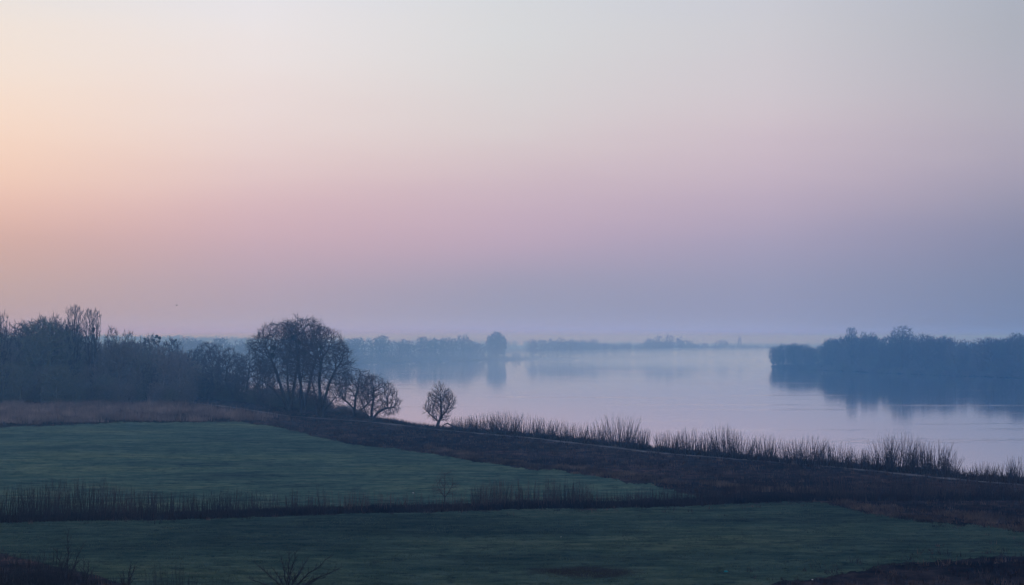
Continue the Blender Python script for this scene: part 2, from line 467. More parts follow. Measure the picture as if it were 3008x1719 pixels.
wC = grow_tree([[(0, 0, 0), (-0.1, 0, 2.5), (-0.3, 0.2, 7), (0.2, 0.3, 11)],
                [(0.25, 0, 0), (0.7, 0.3, 3), (1.4, 0.4, 6), (2.8, 0.6, 9)],
                [(0.1, 0.2, 0), (1.2, -0.5, 1.8), (2.8, -0.8, 3.6)],
                [(-0.3, 0.1, 0), (-0.8, 0.1, 3), (-1.8, 0.2, 7)]],
               envelope(prC, 3100, seed=3, shell=0.12), droop=0.30, tw_len=1.7, tw_up=0.1, kill=0.62, tw_spread=0.38, side=0.8, tw_r=0.02, tw_n=4, seed=3)
tA = plant('willow_tree', wA, place_px(848, 1205), label='big leaning bare willow at the left of the riverside clump, long limb reaching left', category='tree', group=GW)
tB = plant('willow_tree', wB, place_px(887, 1213), label='tallest bare willow in the middle of the riverside clump, mistletoe balls in its crown', category='tree', group=GW)
tC = plant('willow_tree', wC, place_px(942, 1222), label='bare willow at the right of the tall clump, drooping twigs over the water', category='tree', group=GW)

def mist_ball(r, seed):
    q = np.random.default_rng(seed); n = 220
    d = q.normal(size=(n, 3)); d /= np.linalg.norm(d, axis=1, keepdims=True)
    L = r * q.uniform(0.7, 1.1, n)
    p1 = d * L[:, None]; m = p1 * 0.5 + q.normal(0, r * 0.06, (n, 3))
    z = np.zeros((n, 3))
    tw = join([tubes(z, m, np.full(n, r * 0.05), np.full(n, r * 0.04), 3), tubes(m, p1, np.full(n, r * 0.05), np.full(n, r * 0.09), 3)])
    # small paired leaves
    a = q.normal(size=(n * 3, 3)); a /= np.linalg.norm(a, axis=1, keepdims=True)
    c = np.repeat(p1, 3, 0) * q.uniform(0.55, 1.0, (n * 3, 1)); b = np.cross(a, q.normal(size=a.shape)); b /= np.linalg.norm(b, axis=1, keepdims=True)
    s = r * 0.16
    v = np.stack([c - a * s, c + b * s * 0.5, c + a * s, c - b * s * 0.5], 1).reshape(-1, 3)
    f = np.arange(n * 3)[:, None] * 4 + np.arange(4)[None]
    return join([tw, (v, f)])
MB_ = [fast_mesh('mistletoe', *(lambda t: (t[0], [t[1]]))(mist_ball(0.75, s))) for s in (1, 2)]
for me in MB_: me.materials.append(M_mist)
def mistletoe(tree, px, py, size=1.0):
    d = tree.location.y
    x, y, z = at_dist(px, py, d)
    l = tree.location; s = tree.scale
    o = link('mistletoe', MB_[int(px) % 2], None, tree)
    size *= 0.72
    v = Vector(((x - l.x) / s[0], -0.8, (z - l.z) / s[2]))
    v.rotate(Vector((0, 0, 1)).rotation_difference(Vector((0, 0, 1))))
    o.location = v; o.scale = (size / s[0], size / s[1], size / s[2])
for t, px, py, s in [(tA, 806, 1021, .95), (tA, 803, 1043, 1.0), (tB, 863, 992, 1.15), (tB, 881, 1007, .85), (tB, 896, 1036, 1.05), (tC, 945, 1020, .7)]:
    mistletoe(t, px, py, s)

# two low domed trees
prD = [(1.6, -1.2, 1.6), (2.8, -3.2, 3.6), (4.6, -3.8, 4.3), (6.4, -3.3, 4.2), (8, -2.2, 3.0), (8.8, -0.8, 1.0)]
wD = grow_tree([[(0, 0, 0), (-0.1, 0, 1.3), (0.1, 0, 3.5), (0.6, 0.2, 5.5)],
                [(0.25, -0.1, 0), (1.0, -0.2, 0.9), (2.2, -0.3, 2.0), (3.6, -0.3, 3.4)],
                [(-0.1, 0, 1.2), (-1.2, 0.1, 2.2), (-2.4, 0.1, 3.2)]],
               envelope(prD, 2000, seed=4, shell=0.2), kill=0.55, step=0.32, infl=3.5, tw_len=0.95, tw_spread=0.35, side=0.9, tw_n=4, r_tip=0.026, seed=4, tw_r=0.017, thick=0.07)
prE = [(0.9, -1.6, 3.6), (1.8, -2.4, 5.0), (3.4, -2.8, 5.0), (5.2, -2.8, 4.2), (6.8, -2.4, 2.8), (7.9, -1.4, 1.0)]
wE = grow_tree([[(0, 0, 0), (-0.1, 0, 1.4), (0.2, 0.1, 3.4), (0.3, 0.1, 5)],
                [(0.15, 0, 0.3), (1.0, -0.1, 1.5), (2.4, -0.2, 2.2), (3.8, -0.2, 2.4)],
                [(-0.1, 0.1, 0.2), (-0.8, 0.1, 1.0), (-1.5, 0, 2.2)]],
               envelope(prE, 2000, seed=5, shell=0.2), kill=0.52, step=0.3, infl=3.5, tw_len=0.95, tw_spread=0.35, side=0.9, tw_n=4, r_tip=0.026, seed=5, tw_r=0.017, thick=0.07, droop=0.08)
GD = 'low domed trees right of the willow clump'
plant('domed_tree', wD, place_px(1043, 1219), label='low round-headed bare tree with a forked trunk, just right of the tall willows', category='tree', group=GD)
plant('domed_tree', wE, place_px(1093, 1236), label='low spreading bare tree with long side limbs over the water, right of the round-headed one', category='tree', group=GD)

# lone tree
prL = [(1.0, -0.6, 1.6), (1.6, -1.3, 2.0), (2.5, -2.1, 2.3), (3.3, -2.3, 2.8), (4.4, -1.7, 3.2), (5.5, -1.2, 2.7), (6.3, -0.5, 1.7), (7.0, 0.2, 1.0), (7.5, 0.5, 0.7)]
wL = grow_tree([[(0, 0, 0), (0.25, 0, 1.0), (0.75, 0, 1.9), (0.7, 0, 3.4), (0.6, 0, 5.2)],
                [(0.7, 0, 1.9), (1.5, 0.1, 2.8), (2.0, 0, 3.8)],
                [(0.3, 0, 1.1), (-0.7, 0.1, 2.0), (-1.4, 0, 2.7)]],
               envelope(prL, 2100, seed=6, shell=0.08), kill=0.42, step=0.25, infl=3, tw_len=0.85, side=0.9, tw_n=4, r_tip=0.021, seed=6, tw_r=0.013, thick=0.06, up=0.45, tw_up=0.6, tw_spread=0.28)
plant('lone_tree', wL, place_px(1283, 1257), label='lone small teardrop-shaped bare tree on the bank, before the willow scrub', category='tree')
# fallen branch beside it
fb_p = [(-0.2, 0, 0.25), (0.2, 0, 0.75), (0.7, 0, 0.9), (1.3, 0, 0.6), (2.0, 0.1, 0.3), (3.0, 0, 0.1), (3.6, 0, -0.05)]
p = np.array(fb_p); rr_ = np.array([.06, .09, .11, .11, .10, .08, .05])
fb = [tubes(p[:-1], p[1:], rr_[:-1], rr_[1:], 7)]
q = np.random.default_rng(4)
b0 = p[q.integers(1, 6, 40)] + q.normal(0, 0.05, (40, 3)); bd = q.normal(0, 0.35, (40, 3)); bd[:, 2] = np.abs(bd[:, 2]) + 0.15
fb.append(tubes(b0, b0 + bd, np.full(40, .018), np.full(40, .006), 3))
v, f = join(fb)
o = link('fallen_branch', fast_mesh('fallen_branch', v, [f]), M_bark, label='broken bowed branch lying on the bank at the right foot of the lone tree', category='branch')
o.location = place_px(1302, 1257)

# brush at the foot of the trees
def merged(name, items, mat, tags, mats=None):
    vs, fs, off, mi = [], [], 0, []
    qm = np.random.default_rng(len(items))
    for data, loc, sc, rot in items:
        mk = qm.integers(0, 3)
        c, s = math.cos(rot), math.sin(rot)
        for key in ('trunk', 'crown'):
            v, f = data[key]
            w = np.empty_like(v)
            w[:, 0] = (v[:, 0] * c - v[:, 1] * s) * sc[0] + loc[0]
            w[:, 1] = (v[:, 0] * s + v[:, 1] * c) * sc[1] + loc[1]
            w[:, 2] = v[:, 2] * sc[2] + loc[2]
            vs.append(w.astype(np.float32)); fs.append(f + off); off += len(v); mi.append(np.full(len(f), mk))
    me = fast_mesh(name, np.concatenate(vs), [np.concatenate(fs)])
    for m_ in (mats or (mat, M_twig2, M_twig3)): me.materials.append(m_)
    me.polygons.foreach_set('material_index', np.concatenate(mi).astype(np.int32))
    return link(name, me, None, **tags)
bushes = []
for sd_ in (1, 2, 3):
    b_ = grow_tree([[(0, 0, 0), (0.1 * k_, 0.1, 0.5), (0.35 * k_, 0.1, 1.2)] for k_ in (-2, -1, 0, 1, 2)],
                   envelope([(0.2, -1.3, 1.3), (1.0, -1.7, 1.7), (2.2, -1.5, 1.5), (3.0, -0.7, 0.7)], 330, seed=sd_), kill=0.3, step=0.25, infl=2, r_tip=0.02, tw_r=0.016, tw_len=0.6, tw_n=4, seed=sd_, thick=0.3, up=0.3)
    b_['trunk'] = (np.zeros((0, 3)), np.zeros((0, 4), int)); bushes.append(b_)
its = []
q = np.random.default_rng(77)
for px in np.arange(548, 1075, 6.5):
    if 688 < px < 722: continue
    base = float(np.interp(px, [548, 650, 800, 900, 1000, 1043, 1080], [1158, 1172, 1190, 1203, 1210, 1216, 1228]))
    for _ in range(2 if px < 830 else 1):
        a_ = px + q.uniform(-4, 4); py = base + q.uniform(-2, 5 if px < 960 else 3)
        x, y = ground(a_, py)
        hpx = q.uniform(24, 66) if 830 < px < 960 else (q.uniform(22, 55) if px < 960 else q.uniform(12, 28))
        if 620 < px < 640: hpx *= .4
        sc_ = hpx * y / F / 3.2
        its.append((bushes[q.integers(3)], (x, y, gz(x, y) - .1), (sc_ * q.uniform(1, 1.7),) * 2 + (sc_,), q.uniform(0, 6.28)))
merged('undergrowth', its, M_twig, dict(kind='stuff', label='tangled bare brush around the feet of the willows and bankside trees', category='undergrowth'))
# --- trees of the left bank between wood and willows -------------------------
def proto(profile, stems, seed, n=1500, **kw):
    d = dict(kill=0.75, step=0.5, infl=6, tw_len=1.1, tw_n=6, r_tip=0.032, tw_r=0.028, thick=0.09, side=0.85, tw_spread=0.42, seed=seed); d.update(kw)
    return grow_tree(stems, envelope(profile, n, seed=seed, shell=d.pop('shell', 0.1)), **d)

prF = [(2.4, -4.5, 1), (5, -5.2, 2.5), (8, -4.6, 3), (10, -3.6, 2.6), (11.7, -1.5, 1)]
wF = proto(prF, [[(0, 0, 0), (-0.9, 0, 1.7), (-1.6, 0, 3.6), (-1.2, 0, 6.5)], [(-0.9, 0, 1.7), (-2.4, 0, 2.6), (-4, 0, 3.0)]], 21, 1300)
prG = [(2.6, -2.5, 4.4), (5, -3.4, 5), (8, -3.4, 5.2), (11, -2.8, 4.6), (13.2, -0.8, 3)]
wG = proto(prG, [[(0, 0, 0), (-0.2, 0, 1.6), (-1.0, 0, 3.6), (-1.4, 0, 6)], [(0.1, 0, 0.6), (1.4, 0, 1.8), (2.4, 0, 4.0), (2.6, 0, 7)]], 22, 1500)
prH = [(2.2, -2.5, 3.8), (5, -3.2, 4), (8, -3.2, 3.8), (10.5, -2.4, 3), (12.2, -0.8, 1.2)]
wH = proto(prH, [[(0, 0, 0), (0, 0, 2), (-0.6, 0, 5), (-0.4, 0, 8)], [(0.1, 0, 0.2), (0.9, 0, 1.8), (2.2, 0, 2.9), (3.6, 0, 3.0)]], 23, 1300)
prI = [(2.0, -2.0, 4.5), (5, -2.4, 4.8), (8, -2.2, 4.6), (10.2, -1.6, 3.6), (12, 0, 1.4)]
wI = proto(prI, [[(0, 0, 0), (0, 0, 3), (0.4, 0, 6), (0.6, 0, 9)], [(0.1, 0, 0.2), (1.2, 0, 2.2), (2.6, 0, 4.5)]], 24, 1000)
GM = 'bare trees standing by the water between the wood and the willows'
plant('bankside_tree', wF, place_px(573, 1155), label='bare tree with a low V-shaped fork, nearest the wood, limbs reaching left', category='tree', group=GM)
plant('bankside_tree', wG, place_px(594, 1157), label='broad dense bare tree with twin curved trunks beside the V-forked one', category='tree', group=GM)
plant('bankside_tree', wH, place_px(672, 1178), label='bare tree with a low arching limb over a bright gap of water', category='tree', group=GM)
plant('bankside_tree', wI, place_px(724, 1182), label='thin open bare tree tucked against the left side of the big leaning willow', category='tree', group=GM)

# prototypes of the woods
pr1 = [(1.2, -3, 3), (4, -4.4, 4.4), (8, -5, 5), (12, -4.8, 4.8), (15, -4.2, 4.2), (16.4, -3.2, 3.2), (17.2, -1.8, 1.8)]
T1 = proto(pr1, [[(0, 0, 0), (0.1, 0, 3), (0, 0.2, 8), (0.2, 0, 12)], [(0, 0, 1.0), (1.4, 0.3, 4), (2.4, 0.4, 8)], [(0, 0, 1.2), (-1.4, -0.4, 4), (-2.2, -0.3, 7)]], 31, 1100, kill=0.9, step=0.6, r_tip=0.032, tw_r=0.03)
pr2 = [(1.0, -2.2, 2.2), (4, -3.0, 3.2), (9, -3.6, 3.4), (14, -3.5, 3.4), (16, -2.9, 3.0), (17.4, -1.8, 1.6)]
T2 = proto(pr2, [[(0, 0, 0), (0, 0.1, 5), (0.2, 0, 11)], [(0, 0, 1.5), (-1, 0.5, 5), (-1.6, 0.6, 9)]], 32, 900, kill=0.85, step=0.6, r_tip=0.032, tw_r=0.03, up=0.3)
pr3 = [(0.8, -3.6, 3.2), (3, -5.2, 5), (6, -6, 5.6), (9, -5.6, 5.2), (11.2, -4.4, 4.0), (12.5, -2.2, 2.0)]
T3 = proto(pr3, [[(0, 0, 0), (0.1, 0, 1.4), (1.4, 0.2, 4), (1.6, 0.2, 7)], [(0, 0, 0.2), (-1.2, 0.2, 3), (-2.4, 0.3, 6)], [(0, 0, 0.2), (0.2, -1.2, 3), (0.2, -2, 6)]], 33, 1100, kill=0.85, step=0.55, r_tip=0.032, tw_r=0.03)
prP = [(4, -1.4, 1.4), (8, -2.4, 2.4), (12, -3.1, 3.1), (16, -3.4, 3.4), (18.8, -3.3, 3.3), (20.4, -2.7, 2.7)]
TP = proto(prP, [[(0, 0, 0), (0, 0, 6), (0.1, 0, 14)], [(0, 0, 4), (0.9, 0.4, 8), (1.4, 0.6, 13)], [(0, 0, 4), (-0.9, 0.2, 8), (-1.5, -0.3, 13)], [(0, 0, 5), (0.1, -0.9, 9), (0.2, -1.4, 13)]],
           34, 1300, kill=0.7, step=0.5, r_tip=0.042, tw_r=0.028, up=0.9, jit=0.07, tw_up=0.9, tw_spread=0.28, tw_len=1.0, tw_n=5)
WOODS = [T1, T2, T3]
HT = {id(T1): 17.6, id(T2): 18.2, id(T3): 13.2, id(TP): 21}

def scaled(data, px, d, top_py, base_z=None, wpx=None, wn=10.0):
    x, y, zt = at_dist(px, top_py, d)
    zb = gz(x, y) - 0.2 if base_z is None else base_z
    s = (zt - zb) / HT[id(data)]
    sx = s if wpx is None else (wpx / F * d) / wn
    return (x, y, zb), (sx, sx, s)

WN = {id(T1): 10.4, id(T2): 7.4, id(T3): 12.0, id(TP): 6.6}
def single(name, data, px, d, top, wpx, label, group, rot=0, balls=()):
    loc, sc = scaled(data, px, d, top, None, wpx, WN[id(data)])
    t = plant(name, data, loc, sc, rot, label=label, category='tree', group=group)
    for (a, b, s) in balls: mistletoe(t, a, b, s * 0.7)
    return t

# light versions for the masses
def light(profile, stems, seed, n, **kw):
    return proto(profile, stems, seed, n, kill=1.1, step=0.8, r_tip=0.05, tw_r=0.045, tw_len=1.5, tw_n=6, side=0.5, **kw)
S0 = [[(0, 0, 0), (0.1, 0, 3), (0, 0.2, 8)], [(0, 0, 1.0), (1.2, 0.3, 4)], [(0, 0, 1.2), (-1.2, -0.4, 4)]]
L1 = light(pr1, S0, 41, 800); L2 = light(pr2, S0, 42, 650); L3 = light(pr3, S0, 43, 750)
for a, b in ((L1, T1), (L2, T2), (L3, T3)): HT[id(a)] = HT[id(b)]; WN[id(a)] = WN[id(b)]

GWD = 'trees that stand out of the wood at the left'
single('wood_tree', L1, 4, 312, 912, 60, 'tall bare tree cut by the left edge of the picture', GWD, 0.5)
single('wood_tree', L2, 60, 322, 938, 70, 'flat-topped twiggy tree in the wood, second from the left edge', GWD, 0.9)
single('wood_tree', L1, 120, 330, 922, 52, 'airy bare crown rising left of the densest crown in the wood', GWD, 2.1)
single('wood_tree', L1, 163, 326, 917, 50, 'densest rounded crown of the wood, left of the two upright poplars', GWD, 4.0)
single('poplar_tree', TP, 219, 318, 900, 52, 'tallest upright poplar with bare broom-like branches above the wood', GWD, 0.4)
single('poplar_tree', TP, 272, 316, 910, 56, 'second upright poplar, right of the tallest, gaps of sky between its branches', GWD, 2.6)
single('wood_tree', L2, 328, 330, 953, 48, 'small bare tree stepping down right of the two poplars', GWD, 1.3)
single('wood_tree', L1, 376, 345, 968, 62, 'low bare crown halfway down the slope of the wood top', GWD, 3.0)
single('wood_tree', L3, 440, 372, 979, 96, 'rounded bare crown dotted with mistletoe near the right end of the wood', GWD, 0.7,
       [(421, 996, .9), (432, 1001, 1.1), (449, 999, .9), (459, 988, 1.2), (468, 993, 1.2), (467, 1003, .9)])
single('wood_tree', L3, 505, 376, 988, 84, 'smoky bare crown right of the mistletoe-dotted one, above the V-forked tree', GWD, 2.2, [(488, 999, .8), (502, 1004, .8)])
single('wood_tree', T3, 636, 338, 1006, 96, 'hazy dense bare crown rising behind the twin-trunked bankside tree', GWD, 1.1)
single('wood_tree', T3, 702, 322, 1034, 70, 'round bare tree between the arching-limbed one and the thin open one', GWD, 3.6)
single('wood_tree', T3, 775, 300, 1050, 84, 'round bare tree half hidden behind the long left limb of the leaning willow', GWD, 4.4)
single('wood_tree', T3, 545, 345, 1040, 70, 'low bare crown between the wood and the V-forked tree', GWD, 5.2)
single('wood_tree', T3, 432, 316, 1062, 74, 'dark rounded thicket at the front foot of the wood', GWD, 2.9)

def mass(rows, outline, x0, x1, dx_m, seed, protos, drop=(0.0, 0.25), jitter=0.4, dfun=None, wr=(0.9, 1.25), minz=0.2):
    r = np.random.default_rng(seed); items = []
    o = curve(outline)
    for d in rows:
        px = x0 + r.uniform(0, 20)
        while px < x1:
            dd = (d if dfun is None else dfun(px) + d) + r.uniform(-1, 1) * 5
            top = float(o(px))
            data = protos[r.integers(len(protos))]
            x, y, zt = at_dist(px, top, dd)
            zb = gz(x, y) - 0.2
            if zb > minz:
                zb = max(zb, -0.1)
                h = (zt - zb) * (1 - r.uniform(*drop))
                s = h / HT[id(data)]
                w = s * r.uniform(*wr)
                items.append((data, (x, y, zb), (w, w, s), r.uniform(0, 6.28)))
            px += dx_m * r.uniform(1 - jitter, 1 + jitter) / dd * F
    return items

WOOD_TOP = [(-400, 900), (0, 915), (25, 936), (90, 937), (104, 918), (180, 916), (196, 936), (230, 945), (300, 962), (350, 974), (390, 988), (500, 994), (530, 1004), (570, 1022)]
its = mass([316, 328, 345, 365, 390], WOOD_TOP, -420, 545, 4.6, 61, [L1, L2, L3], drop=(0.02, 0.35))
its += mass([306], [(-400, 1000), (0, 1040), (250, 1060), (420, 1085), (545, 1110)], -420, 545, 3.6, 62, [L3, L1], drop=(0, 0.35))
its += mass([311], [(-400, 1100), (200, 1110), (560, 1135)], -420, 560, 2.6, 63, [L3], drop=(0, 0.4), wr=(1.0, 1.8))
its += mass([352, 338], [(540, 1040), (590, 1080), (640, 1070), (700, 1095), (770, 1075), (830, 1085)], 545, 830, 3.4, 64, [L3, L1], drop=(0.0, 0.22))
merged('woodland', its, M_twig, dict(kind='stuff', label='dense bare misty wood filling the left bank behind the pale reeds', category='woodland'), (M_w1, M_w2, M_w3))

# --- wooded island / far bank at the right -----------------------------------
def isl_d(px):
    # distance of the island's water line along that column of sight
    k = (px - CX) / F
    yy = np.linspace(400, 870, 400); xx = np.interp(yy, IS[:, 0], IS[:, 1])
    j = np.where(xx < yy * k)[0]
    return float(yy[j[0]]) + 4 if len(j) else 870.0
ISL_TOP = [(2250, 1018), (2262, 1010), (2300, 1006), (2350, 1003), (2380, 1012), (2410, 1005), (2440, 990), (2470, 993), (2490, 983), (2560, 976), (2580, 994), (2600, 988), (2650, 976), (2700, 978),
           (2780, 982), (2820, 994), (2840, 996), (2880, 990), (2950, 985), (3008, 974), (3300, 965)]
for b_ in bushes: HT[id(b_)] = 3.2; WN[id(b_)] = 3.4
its = mass([0, 9, 20, 34, 52], ISL_TOP, 2268, 3250, 5.2, 71, [L1, L2, L3], drop=(0.0, 0.28), dfun=isl_d)
its += mass([-3], [(2252, 1052), (2600, 1050), (3250, 1040)], 2262, 3250, 3.0, 72, [L3], drop=(0, 0.4), dfun=isl_d, wr=(1.2, 2.0))
its += mass([-4], [(2252, 1064), (2400, 1068), (2700, 1078), (3250, 1090)], 2262, 3250, 2.0, 73, bushes, drop=(0, 0.45), dfun=isl_d, wr=(1.4, 2.4), minz=-2.4)
its += mass([-7], [(2252, 1068), (2400, 1073), (2700, 1084), (3250, 1096)], 2262, 3250, 2.0, 74, bushes, drop=(0, 0.5), dfun=isl_d, wr=(1.4, 2.6), minz=-2.6)
merged('woodland', its, M_twig, dict(kind='stuff', label='blue mass of bare woodland along the far right bank, mirrored in the river', category='woodland'))
GI = 'trees that stand out of the woodland across the river at the right'
for data, px, top, w, rot, lab in [
    (T3, 2284, 1014, 56, 0.3, 'small bushy tree at the left tip of the wooded right bank'),
    (T3, 2335, 1006, 70, 1.3, 'low domed crown near the left tip of the right bank'),
    (T3, 2443, 991, 66, 2.3, 'rounded crown left of the slender fan-shaped tree on the right bank'),
    (TP, 2501, 963, 40, 0.9, 'slender fan-shaped tree rising from the wooded right bank'),
    (T2, 2537, 972, 30, 1.9, 'narrow crown squeezed between the fan-shaped tree and the square-topped one'),
    (T1, 2563, 975, 34, 0.2, 'square-topped crown just left of the notch of sky on the right bank'),
    (T1, 2650, 956, 100, 1.2, 'biggest and tallest crown on the wooded right bank, branches fanned against the sky'),
    (T3, 2718, 981, 60, 3.1, 'rounded crown right beside the biggest tree of the right bank'),
    (T3, 2773, 984, 56, 4.2, 'last high dome before the dip in the right bank wood'),
    (T2, 2828, 995, 34, 5.0, 'small crown in the dip of the right bank wood'),
    (T3, 2910, 988, 50, 2.0, 'rounded crown right of the dip in the right bank wood'),
    (T1, 2982, 976, 64, 2.7, 'tall dark crown at the right edge of the picture across the river')]:
    single('bank_tree', data, px, isl_d(px) + 3, top, w, lab, GI, rot)

# --- far shore ----------------------------------------------------------------
def light2(profile, stems, seed, n, **kw):
    return proto(profile, stems, seed, n, kill=1.5, step=1.1, r_tip=0.10, tw_r=0.11, tw_len=2.0, tw_n=5, side=0.5, thick=0.2, **kw)
K1 = light2(pr1, S0, 51, 420); K2 = light2(pr2, S0, 52, 330); K3 = light2(pr3, S0, 53, 420)
for a, b in ((K1, T1), (K2, T2), (K3, T3)): HT[id(a)] = HT[id(b)]; WN[id(a)] = WN[id(b)]
prR = [(2, -4, 4), (5, -6.6, 6.6), (9, -8, 8), (13, -7.6, 7.6), (16.5, -5.6, 5.6), (19, -2.5, 2.5)]
KR = proto(prR, S0, 54, 1700, kill=1.0, step=0.8, r_tip=0.10, tw_r=0.13, tw_len=1.5, tw_n=7, shell=0.0)
HT[id(KR)] = 19.6; WN[id(KR)] = 16.5

def far_d(px):
    k = (px - CX) / F
    yy = np.linspace(600, 1700, 600); xx = yy * k
    fy = np.interp(xx, FS[:, 0], FS[:, 1])
    return float(yy[np.argmax(yy > fy)]) + 8
FAR_TOP = [(200, 1004), (500, 1000), (540, 994), (570, 990), (600, 1002), (640, 990), (660, 1000), (760, 1002), (1030, 998), (1080, 993), (1130, 990), (1160, 999), (1220, 991), (1260, 986), (1340, 985), (1380, 993), (1410, 1006), (1425, 1020), (1500, 1034), (1530, 1038),
           (1549, 1038), (1556, 996), (1600, 998), (1650, 996), (1700, 1002), (1760, 1000), (1800, 1006), (1880, 1007), (1895, 996), (1950, 995), (2010, 997), (2030, 1006), (2060, 1010), (2090, 1012), (2150, 1014), (2300, 1016)]
FAR_TOP = [(a, b - (6 if 1030 < a < 1425 or 1550 < a < 1760 else 2)) for a, b in FAR_TOP]
its = mass([0, 14, 34], FAR_TOP, 150, 2300, 10, 81, [K1, K2, K3], drop=(0.0, 0.22), dfun=far_d, wr=(1.1, 1.6))
its += mass([-2], [(0, 1040), (1400, 1038), (1500, 1046), (2300, 1042)], 150, 2300, 5, 82, [K3], drop=(0, 0.3), dfun=far_d, wr=(1.8, 3.0), minz=-1.5)
its += mass([-8], [(0, 1050), (1400, 1046), (1500, 1050), (2300, 1046)], 150, 2300, 4, 83, [K3], drop=(0, 0.4), dfun=far_d, wr=(3.0, 5.0), minz=-2.6)
merged('woodland', its, M_twig, dict(kind='stuff', label='pale blue line of woods and thickets along the far shore', category='woodland'))
GF = 'crowns that stand out of the far shore'
for data, px, top, w, rot, lab in [
    (KR, 1458, 975, 66, 0.3, 'round ball-shaped tree standing highest on the misty far shore'),
    (K2, 1566, 995, 28, 1.3, 'pointed crown at the left end of the thicket right of the ball-shaped tree'),
    (K3, 1905, 992, 34, 0.4, 'leftmost crown of the raised clump of four on the far shore'),
    (K1, 1935, 988, 34, 2.4, 'second crown from the left in the raised clump of four on the far shore'),
    (K1, 1966, 986, 38, 3.4, 'third crown from the left, highest in the raised clump of four on the far shore'),
    (K3, 1996, 988, 36, 4.4, 'rightmost crown of the raised clump of four on the far shore'),
    (K3, 2121, 996, 52, 5.4, 'small pale domed tree left of the thin tower on the far shore')]:
    single('shore_tree', data, px, far_d(px) + (12 if px < 2000 else 30), top, w, lab, GF, rot)
its = mass([2250, 2330], [(-300, 984), (250, 984), (400, 983), (520, 985), (700, 988), (1000, 993), (1050, 990), (1150, 997), (1500, 1001), (1600, 1001), (2100, 1006), (3300, 1006)], -300, 3300, 15, 91, [K1, K3], drop=(0, 0.12), wr=(1.3, 1.9))
merged('woodland', its, M_twig, dict(kind='stuff', label='faintest line of woods on the horizon, behind the far shore', category='woodland'))

# thin tower / spire on the far shore
tx, ty, tz = at_dist(2173, 981, 1450); bz = gz(tx, ty)
H_ = tz - bz
tw = link('tower', None, label='thin pale lattice tower on the far shore, right of the small domed tree', category='tower'); tw.location = (tx, ty, bz)
segs = []
def sq(z): return 3.0 * (1 - z / H_) ** 1.15 + 0.35
zs = np.linspace(0, H_ * 0.8, 9)
for i in range(8):
    a, b = sq(zs[i]), sq(zs[i + 1])
    cs = [(-1, -1), (1, -1), (1, 1), (-1, 1)]
    for j, (u, v) in enumerate(cs):
        u2, v2 = cs[(j + 1) % 4]
        segs.append(((u * a, v * a, zs[i]), (u * b, v * b, zs[i + 1]), .28))
        segs.append(((u * a, v * a, zs[i]), (u2 * b, v2 * b, zs[i + 1]), .18))
        segs.append(((u * b, v * b, zs[i + 1]), (u2 * b, v2 * b, zs[i + 1]), .18))
A_ = np.array([s[0] for s in segs], float); B_ = np.array([s[1] for s in segs], float); r_ = np.array([s[2] for s in segs])
v, f = tubes(A_, B_, r_, r_, 4); link('lattice', fast_mesh('lattice', v, [f]), M_metal, tw)
A_ = np.array([(0, 0, H_ * .79), (-1.6, 0, H_ * .8), (0, -1.6, H_ * .8)]); B_ = np.array([(0, 0, H_), (1.6, 0, H_ * .8), (0, 1.6, H_ * .8)])
v, f = tubes(A_, B_, np.array([.35, .25, .25]), np.array([.12, .25, .25]), 6); link('mast', fast_mesh('mast', v, [f]), M_metal, tw)

# bird
bx, by, bz = at_dist(519, 897, 260)
bird = link('bird', None, label='tiny dark bird flying above the misty wood', category='bird'); bird.location = (bx, by, bz); bird.rotation_euler = (0, 0.1, 0.2); bird.scale = (0.75, 0.75, 0.75)
ring_x = np.array([-.26, -.2, -.1, 0.0, .12, .2, .25, .30]); ring_r = np.array([.012, .04, .065, .075, .06, .042, .035, .004])
vs = []; n = 8
for x_, r1_ in zip(ring_x, ring_r):
    for k in range(n):
        a = 2 * math.pi * k / n; vs.append((x_, math.cos(a) * r1_, math.sin(a) * r1_ + (0.02 if x_ > .15 else 0)))
tail = len(vs); vs += [(-.2, -.03, 0), (-.2, .03, 0), (-.42, .09, .01), (-.42, -.09, .01), (-.2, -.03, .012), (-.2, .03, .012), (-.42, .09, .02), (-.42, -.09, .02)]
fq = [[i * n + k, i * n + (k + 1) % n, (i + 1) * n + (k + 1) % n, (i + 1) * n + k] for i in range(len(ring_x) - 1) for k in range(n)]
fq += [[tail, tail + 1, tail + 2, tail + 3], [tail + 4, tail + 7, tail + 6, tail + 5], [tail, tail + 3, tail + 7, tail + 4], [tail + 1, tail + 5, tail + 6, tail + 2], [tail + 2, tail + 6, tail + 7, tail + 3]]
link('body', fast_mesh('body', np.array(vs), [np.array(fq)]), M_feather, bird)
for s in (-1, 1):
    st = [(.0, .03, .10, -.10), (.22, .10, .13, -.10), (.42, .12, .10, -.10), (.62, .02, .02, -.08)]
    v = []
    for (yy_, zz_, fr, bk) in st:
        v += [(fr, s * yy_, zz_), (bk, s * yy_, zz_), (bk, s * yy_, zz_ + .012), (fr, s * yy_, zz_ + .02)]
    fq = []
    for i in range(3):
        for k in range(4): fq.append([i * 4 + k, i * 4 + (k + 1) % 4, (i + 1) * 4 + (k + 1) % 4, (i + 1) * 4 + k])
    fq.append([12, 13, 14, 15])
    link('wing', fast_mesh('wing', np.array(v), [np.array(fq)]), M_feather, bird)

